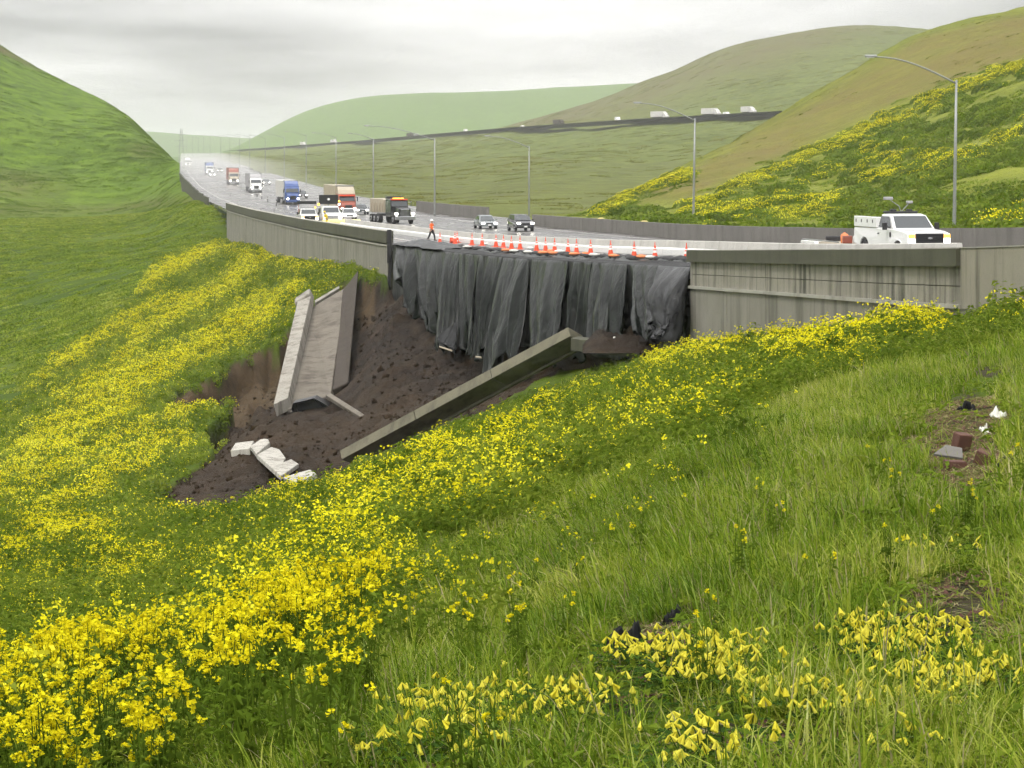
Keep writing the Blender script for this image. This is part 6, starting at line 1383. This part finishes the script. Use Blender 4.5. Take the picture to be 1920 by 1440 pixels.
b = MB(); b.box((0, 0, .5), (2.0, .08, .12)); b.box((0, 0, .9), (2.0, .08, .12)); b.box((-.9, 0, .5), (.08, .5, 1.0)); b.box((.9, 0, .5), (.08, .5, 1.0)); tag(b.build('barricade', M_trailg, loc=on_road(502, 404)), 'low grey barricade on the shoulder by the left wall', 'barricade')
for i, (px, py) in enumerate(((452, 352), (462, 358), (482, 369), (491, 373), (502, 379), (518, 386))):
    t = thing('delineator', '%s small dark lane post between the lorries and the shoulder' % ordw(i + 1), 'lane post', on_road(px, py), 0, 'lane posts along the closed lane'); MB().lathe([(.2, 0), (.2, .05), (.07, .07), (.06, .95), (.02, 1.0)], 10).build('post', M_blackp, t); MB().lathe([(.075, .6), (.072, .75)], 10).build('collar', M_collar, t)

# ------------------------------------------------------------------ people
def skin_mesh(name, joints, edges, rads, mat, parent, root=0, sub=2):
    me = bpy.data.meshes.new(name); me.from_pydata([tuple(j) for j in joints], edges, []); o = link(name, me, parent)
    md = o.modifiers.new('skin', 'SKIN'); md.use_smooth_shade = True
    for i, r_ in enumerate(rads): me.skin_vertices[0].data[i].radius = (r_, r_); me.skin_vertices[0].data[i].use_root = (i == root)
    sb = o.modifiers.new('subd', 'SUBSURF'); sb.levels = sub; sb.render_levels = sub
    me.materials.append(mat); return o
def person(label, p, ang, coat, legs, hat, stride=.28, arms=None, bend=0.0):
    t = thing('person', label, 'person', p, ang); S_ = lambda x, y, z: Vector((x, y - bend * max(0, z - .95), z))
    # nose towards -y
    J = [S_(0, 0, .95), S_(0, 0, 1.15), S_(0, -.01, 1.38), S_(0, -.02, 1.50), S_(0, -.03, 1.62), S_(0, -.03, 1.74)]; E = [(0, 1), (1, 2), (2, 3), (3, 4), (4, 5)]; Rr = [.14, .14, .15, .06, .095, .07]
    def add(a, pos, r_): J.append(pos); Rr.append(r_); E.append((a, len(J) - 1)); return len(J) - 1
    ends = {}
    for sg in (-1, 1):
        st = stride * sg; h = add(0, Vector((sg * .10, 0, .90)), .105); k = add(h, Vector((sg * .11, -st * .55 - .05, .50)), .075); an = add(k, Vector((sg * .11, -st + .02, .10)), .05); add(an, Vector((sg * .12, -st - .16, .05)), .042)
        sh = add(2, S_(sg * .19, -.01, 1.40), .075); ex = arms or (.0, .0); el = add(sh, S_(sg * .25, .04 + st * .35 - ex[0] * .1, 1.12), .052); wr = add(el, S_(sg * .24, -.14 + st * .5 - ex[0] * .18, .93 + ex[1]), .036)
        pm = add(wr, J[wr] + Vector((0, -.05, -.07)), .035)
        for f, (dx_, ln) in enumerate(((-.028, .075), (-.01, .085), (.01, .08), (.028, .062))):
            f1 = add(pm, J[pm] + Vector((dx_, -.02, -.05)), .010); add(f1, J[f1] + Vector((dx_ * .2, .01, -ln + .03)), .009)
        add(pm, J[pm] + Vector((-sg * .045, -.04, -.02)), .011)
    skin_mesh('body', J, E, Rr, M_skin, t)
    b = MB(); c = J[4]; b.add([c + Vector((-.014, -.10, .005)), c + Vector((.014, -.10, .005)), c + Vector((0, -.125, -.005)), c + Vector((0, -.10, .05))], [(0, 1, 2), (1, 3, 2), (3, 0, 2)]); b.build('nose', M_skin, t)
    b = MB()
    for sg in (-1, 1): b.box(c + Vector((sg * .035, -.094, .03)), (.022, .012, .012))
    b.build('eyes', M_blackp, t)
    # coat: torso, shoulders, sleeves
    CJ = [S_(0, 0, .88), S_(0, 0, 1.15), S_(0, -.01, 1.40), S_(0, -.02, 1.47)]; CE = [(0, 1), (1, 2), (2, 3)]; CR = [.185, .18, .175, .09]; ofs = 6
    for sg in (-1, 1):
        i0 = 6 if sg < 0 else 6 + (len(J) - 6) // 2; sh, el, wr = J[i0 + 4], J[i0 + 5], J[i0 + 6]
        CJ += [sh, el, el.lerp(wr, .8)]; CR += [.098, .075, .062]; n0 = len(CJ) - 3; CE += [(2, n0), (n0, n0 + 1), (n0 + 1, n0 + 2)]
    skin_mesh('jacket', CJ, CE, CR, coat, t)
    LJ = [Vector((0, 0, .97)), Vector((0, 0, .90))]; LE = [(0, 1)]; LR = [.16, .15]
    for sg in (-1, 1):
        i0 = 6 if sg < 0 else 6 + (len(J) - 6) // 2; h, k, an, ft = J[i0], J[i0 + 1], J[i0 + 2], J[i0 + 3]; LJ += [h, k, an]; LR += [.12, .09, .07]; n0 = len(LJ) - 3; LE += [(1, n0), (n0, n0 + 1), (n0 + 1, n0 + 2)]
        MB().prof([(.09, 0), (.09, .12), (-.02, .12), (-.17, .07), (-.19, 0)], .05).build('boot', M_blackp, t, bevel=.02, loc=Vector((an.x, an.y, 0)))
    skin_mesh('trousers', LJ, LE, LR, legs, t)
    hc = J[5] + Vector((0, 0, -.06)); b = MB(); b.lathe([(.155, .02), (.155, .035), (.128, .04), (.122, .10), (.085, .15), (.02, .17)], 18, 0, hc); b.build('hard_hat', hat, t, smooth=True)
    if coat is M_vest:
        for z in (1.02, 1.18): MB().lathe([(.186, z), (.186, z + .05)], 20, 0, (0, -.005, 0)).build('reflective_band', M_collar, t)
    return t
person('person in orange vest and white hard hat walking along the broken edge', on_road(809, 451.5), R(70), M_vest, M_trous, M_carw, .30)
person('person in a yellow rain suit bending beside the arrow board truck', on_road(613, 427), R(-60), M_yel, M_yel, M_yel, .16, (1.6, .1), .35)

# ------------------------------------------------------------------ litter in the grass
def crumple(name, label, cat, px, py, w_, h_, m, seed, d=None, tall=.06, res=22):
    p = on_hill(px, py, 5, 60) if d is None else at(px, py, d); rows = []
    for i in range(res):
        row = []
        for j in range(res):
            u, v_ = i / (res - 1), j / (res - 1); q = float(fbm(np.array([u * 5 + seed]), np.array([v_ * 4]), 4, seed, .6)[0]); e_ = 1 + .55 * float(fbm(np.array([u * 2.2 + 9]), np.array([v_ * 2.2 + seed]), 2, seed + 5)[0])
            row.append(Vector(((u - .5) * w_ * e_, (v_ - .5) * h_ * e_, .02 + tall * (.6 + q * 2.6) * (math.sin(math.pi * u) * math.sin(math.pi * v_)) ** .5)))
        rows.append(row)
    o = MB().grid(rows).build(name, m, smooth=True, fix=False, loc=p, rot=(R(8), 0, random.uniform(-.4, .4))); sd = o.modifiers.new('solid', 'SOLIDIFY'); sd.thickness = .004
    if not o.data.uv_layers: uvset(o.data, lambda vi: np.stack([vi * .02, vi * .01], 1))
    tag(o, label, cat); return o
crumple('plastic_sheet', 'crumpled black plastic half buried in the near grass', 'plastic sheet', 1180, 1222, .20, .14, M_tarpd, 3, tall=.07)
crumple('plastic_sheet', 'smaller black plastic scrap to the right of the crumpled black plastic', 'plastic sheet', 1265, 1178, .14, .10, M_tarpd, 4, tall=.05)
crumple('white_rag', 'white rag lying above the rusty bricks', 'rag', 1872, 785, .18, .2, M_soft, 5, tall=.045); crumple('white_rag', 'small pale rag strip below the larger white rag', 'rag', 1848, 815, .06, .2, M_soft, 6, tall=.05)
crumple('dead_leaf', 'large pale withered leaf in the grass at the bottom', 'leaf', 785, 1372, .07, .05, M_soft, 8, tall=.035); crumple('plastic_sheet', 'black plastic scrap beside the white rag', 'plastic sheet', 1815, 772, .2, .1, M_tarpd, 9, tall=.05)
def brick(label, px, py, dims, rot, m=M_rust):
    p = on_hill(px, py, 8, 40); b = MB(); b.box((0, 0, dims[2] / 2), dims); tag(b.build('brick', m, bevel=.008, loc=p + Vector((0, 0, .01)), rot=rot), label, 'brick', 'broken bricks in the litter pile')
brick('upright rusty brick at the top of the litter pile', 1800, 846, (.13, .10, .14), (.2, .1, .4)); brick('long reddish brick lying tilted at the right of the litter pile', 1850, 876, (.20, .11, .10), (.15, .35, -.35)); brick('small dark brick under the flat grey tile', 1790, 884, (.15, .10, .07), (0, .05, .2))
p = on_hill(1782, 876, 8, 40); b = MB(); slab(b, [(-.14, -.06, .09), (.08, -.07, .06), (.10, .05, .12), (-.02, .08, .14)], .02); tag(b.build('broken_tile', M_far, bevel=.004, loc=p + Vector((0, 0, .02))), 'flat grey broken tile resting on the dark brick', 'tile')
b = MB(); b.tube([(0, 0, 0), (.05, .01, .07), (.14, .02, .05), (.17, 0, -.03)], .012, 6); tag(b.build('rubber_hose', M_rub, smooth=True, loc=on_hill(1870, 886, 8, 40) + Vector((0, 0, .04))), 'short bent black rubber hose below the reddish brick', 'hose')

# ------------------------------------------------------------------ rain haze
hb = MB(); hb.box((0, 2500, CZ + 45), (17000, 17600, 180)); hz_ = hb.build('haze', None)
hz_.data.materials.clear(); m = bpy.data.materials.new('haze'); m.use_nodes = True; m.node_tree.nodes.clear()
pv = m.node_tree.nodes.new('ShaderNodeVolumePrincipled'); mo = m.node_tree.nodes.new('ShaderNodeOutputMaterial'); m.node_tree.links.new(pv.outputs[0], mo.inputs['Volume'])
pv.inputs['Color'].default_value = (.93, .94, .95, 1); pv.inputs['Density'].default_value = HAZE
hz_.data.materials.append(m); tag(hz_, 'thin grey rain haze filling the valley', 'haze', kind='stuff')

# tyre spray hanging over the far carriageway
b = MB(); rows = []
for d in np.linspace(340, 1500, 40):
    t_ = min(1, (d - 340) / 160); rows.append([road(d, .8, .05), road(d, 27, .05), road(d, 27, .3 + 5.0 * t_), road(d, .8, .3 + 5.0 * t_)])
b.grid([r + [r[0]] for r in rows]); b.add(rows[0], [(0, 1, 2, 3)]); b.add(rows[-1], [(3, 2, 1, 0)])
sp = b.build('road_spray', None); sp.data.materials.clear(); m = bpy.data.materials.new('road_spray'); m.use_nodes = True; m.node_tree.nodes.clear()
pv = m.node_tree.nodes.new('ShaderNodeVolumePrincipled'); mo = m.node_tree.nodes.new('ShaderNodeOutputMaterial'); m.node_tree.links.new(pv.outputs[0], mo.inputs['Volume'])
pv.inputs['Color'].default_value = (.95, .95, .95, 1); pv.inputs['Density'].default_value = .0020
sp.data.materials.append(m); tag(sp, 'white tyre spray hanging over the far carriageway', 'spray', kind='stuff')
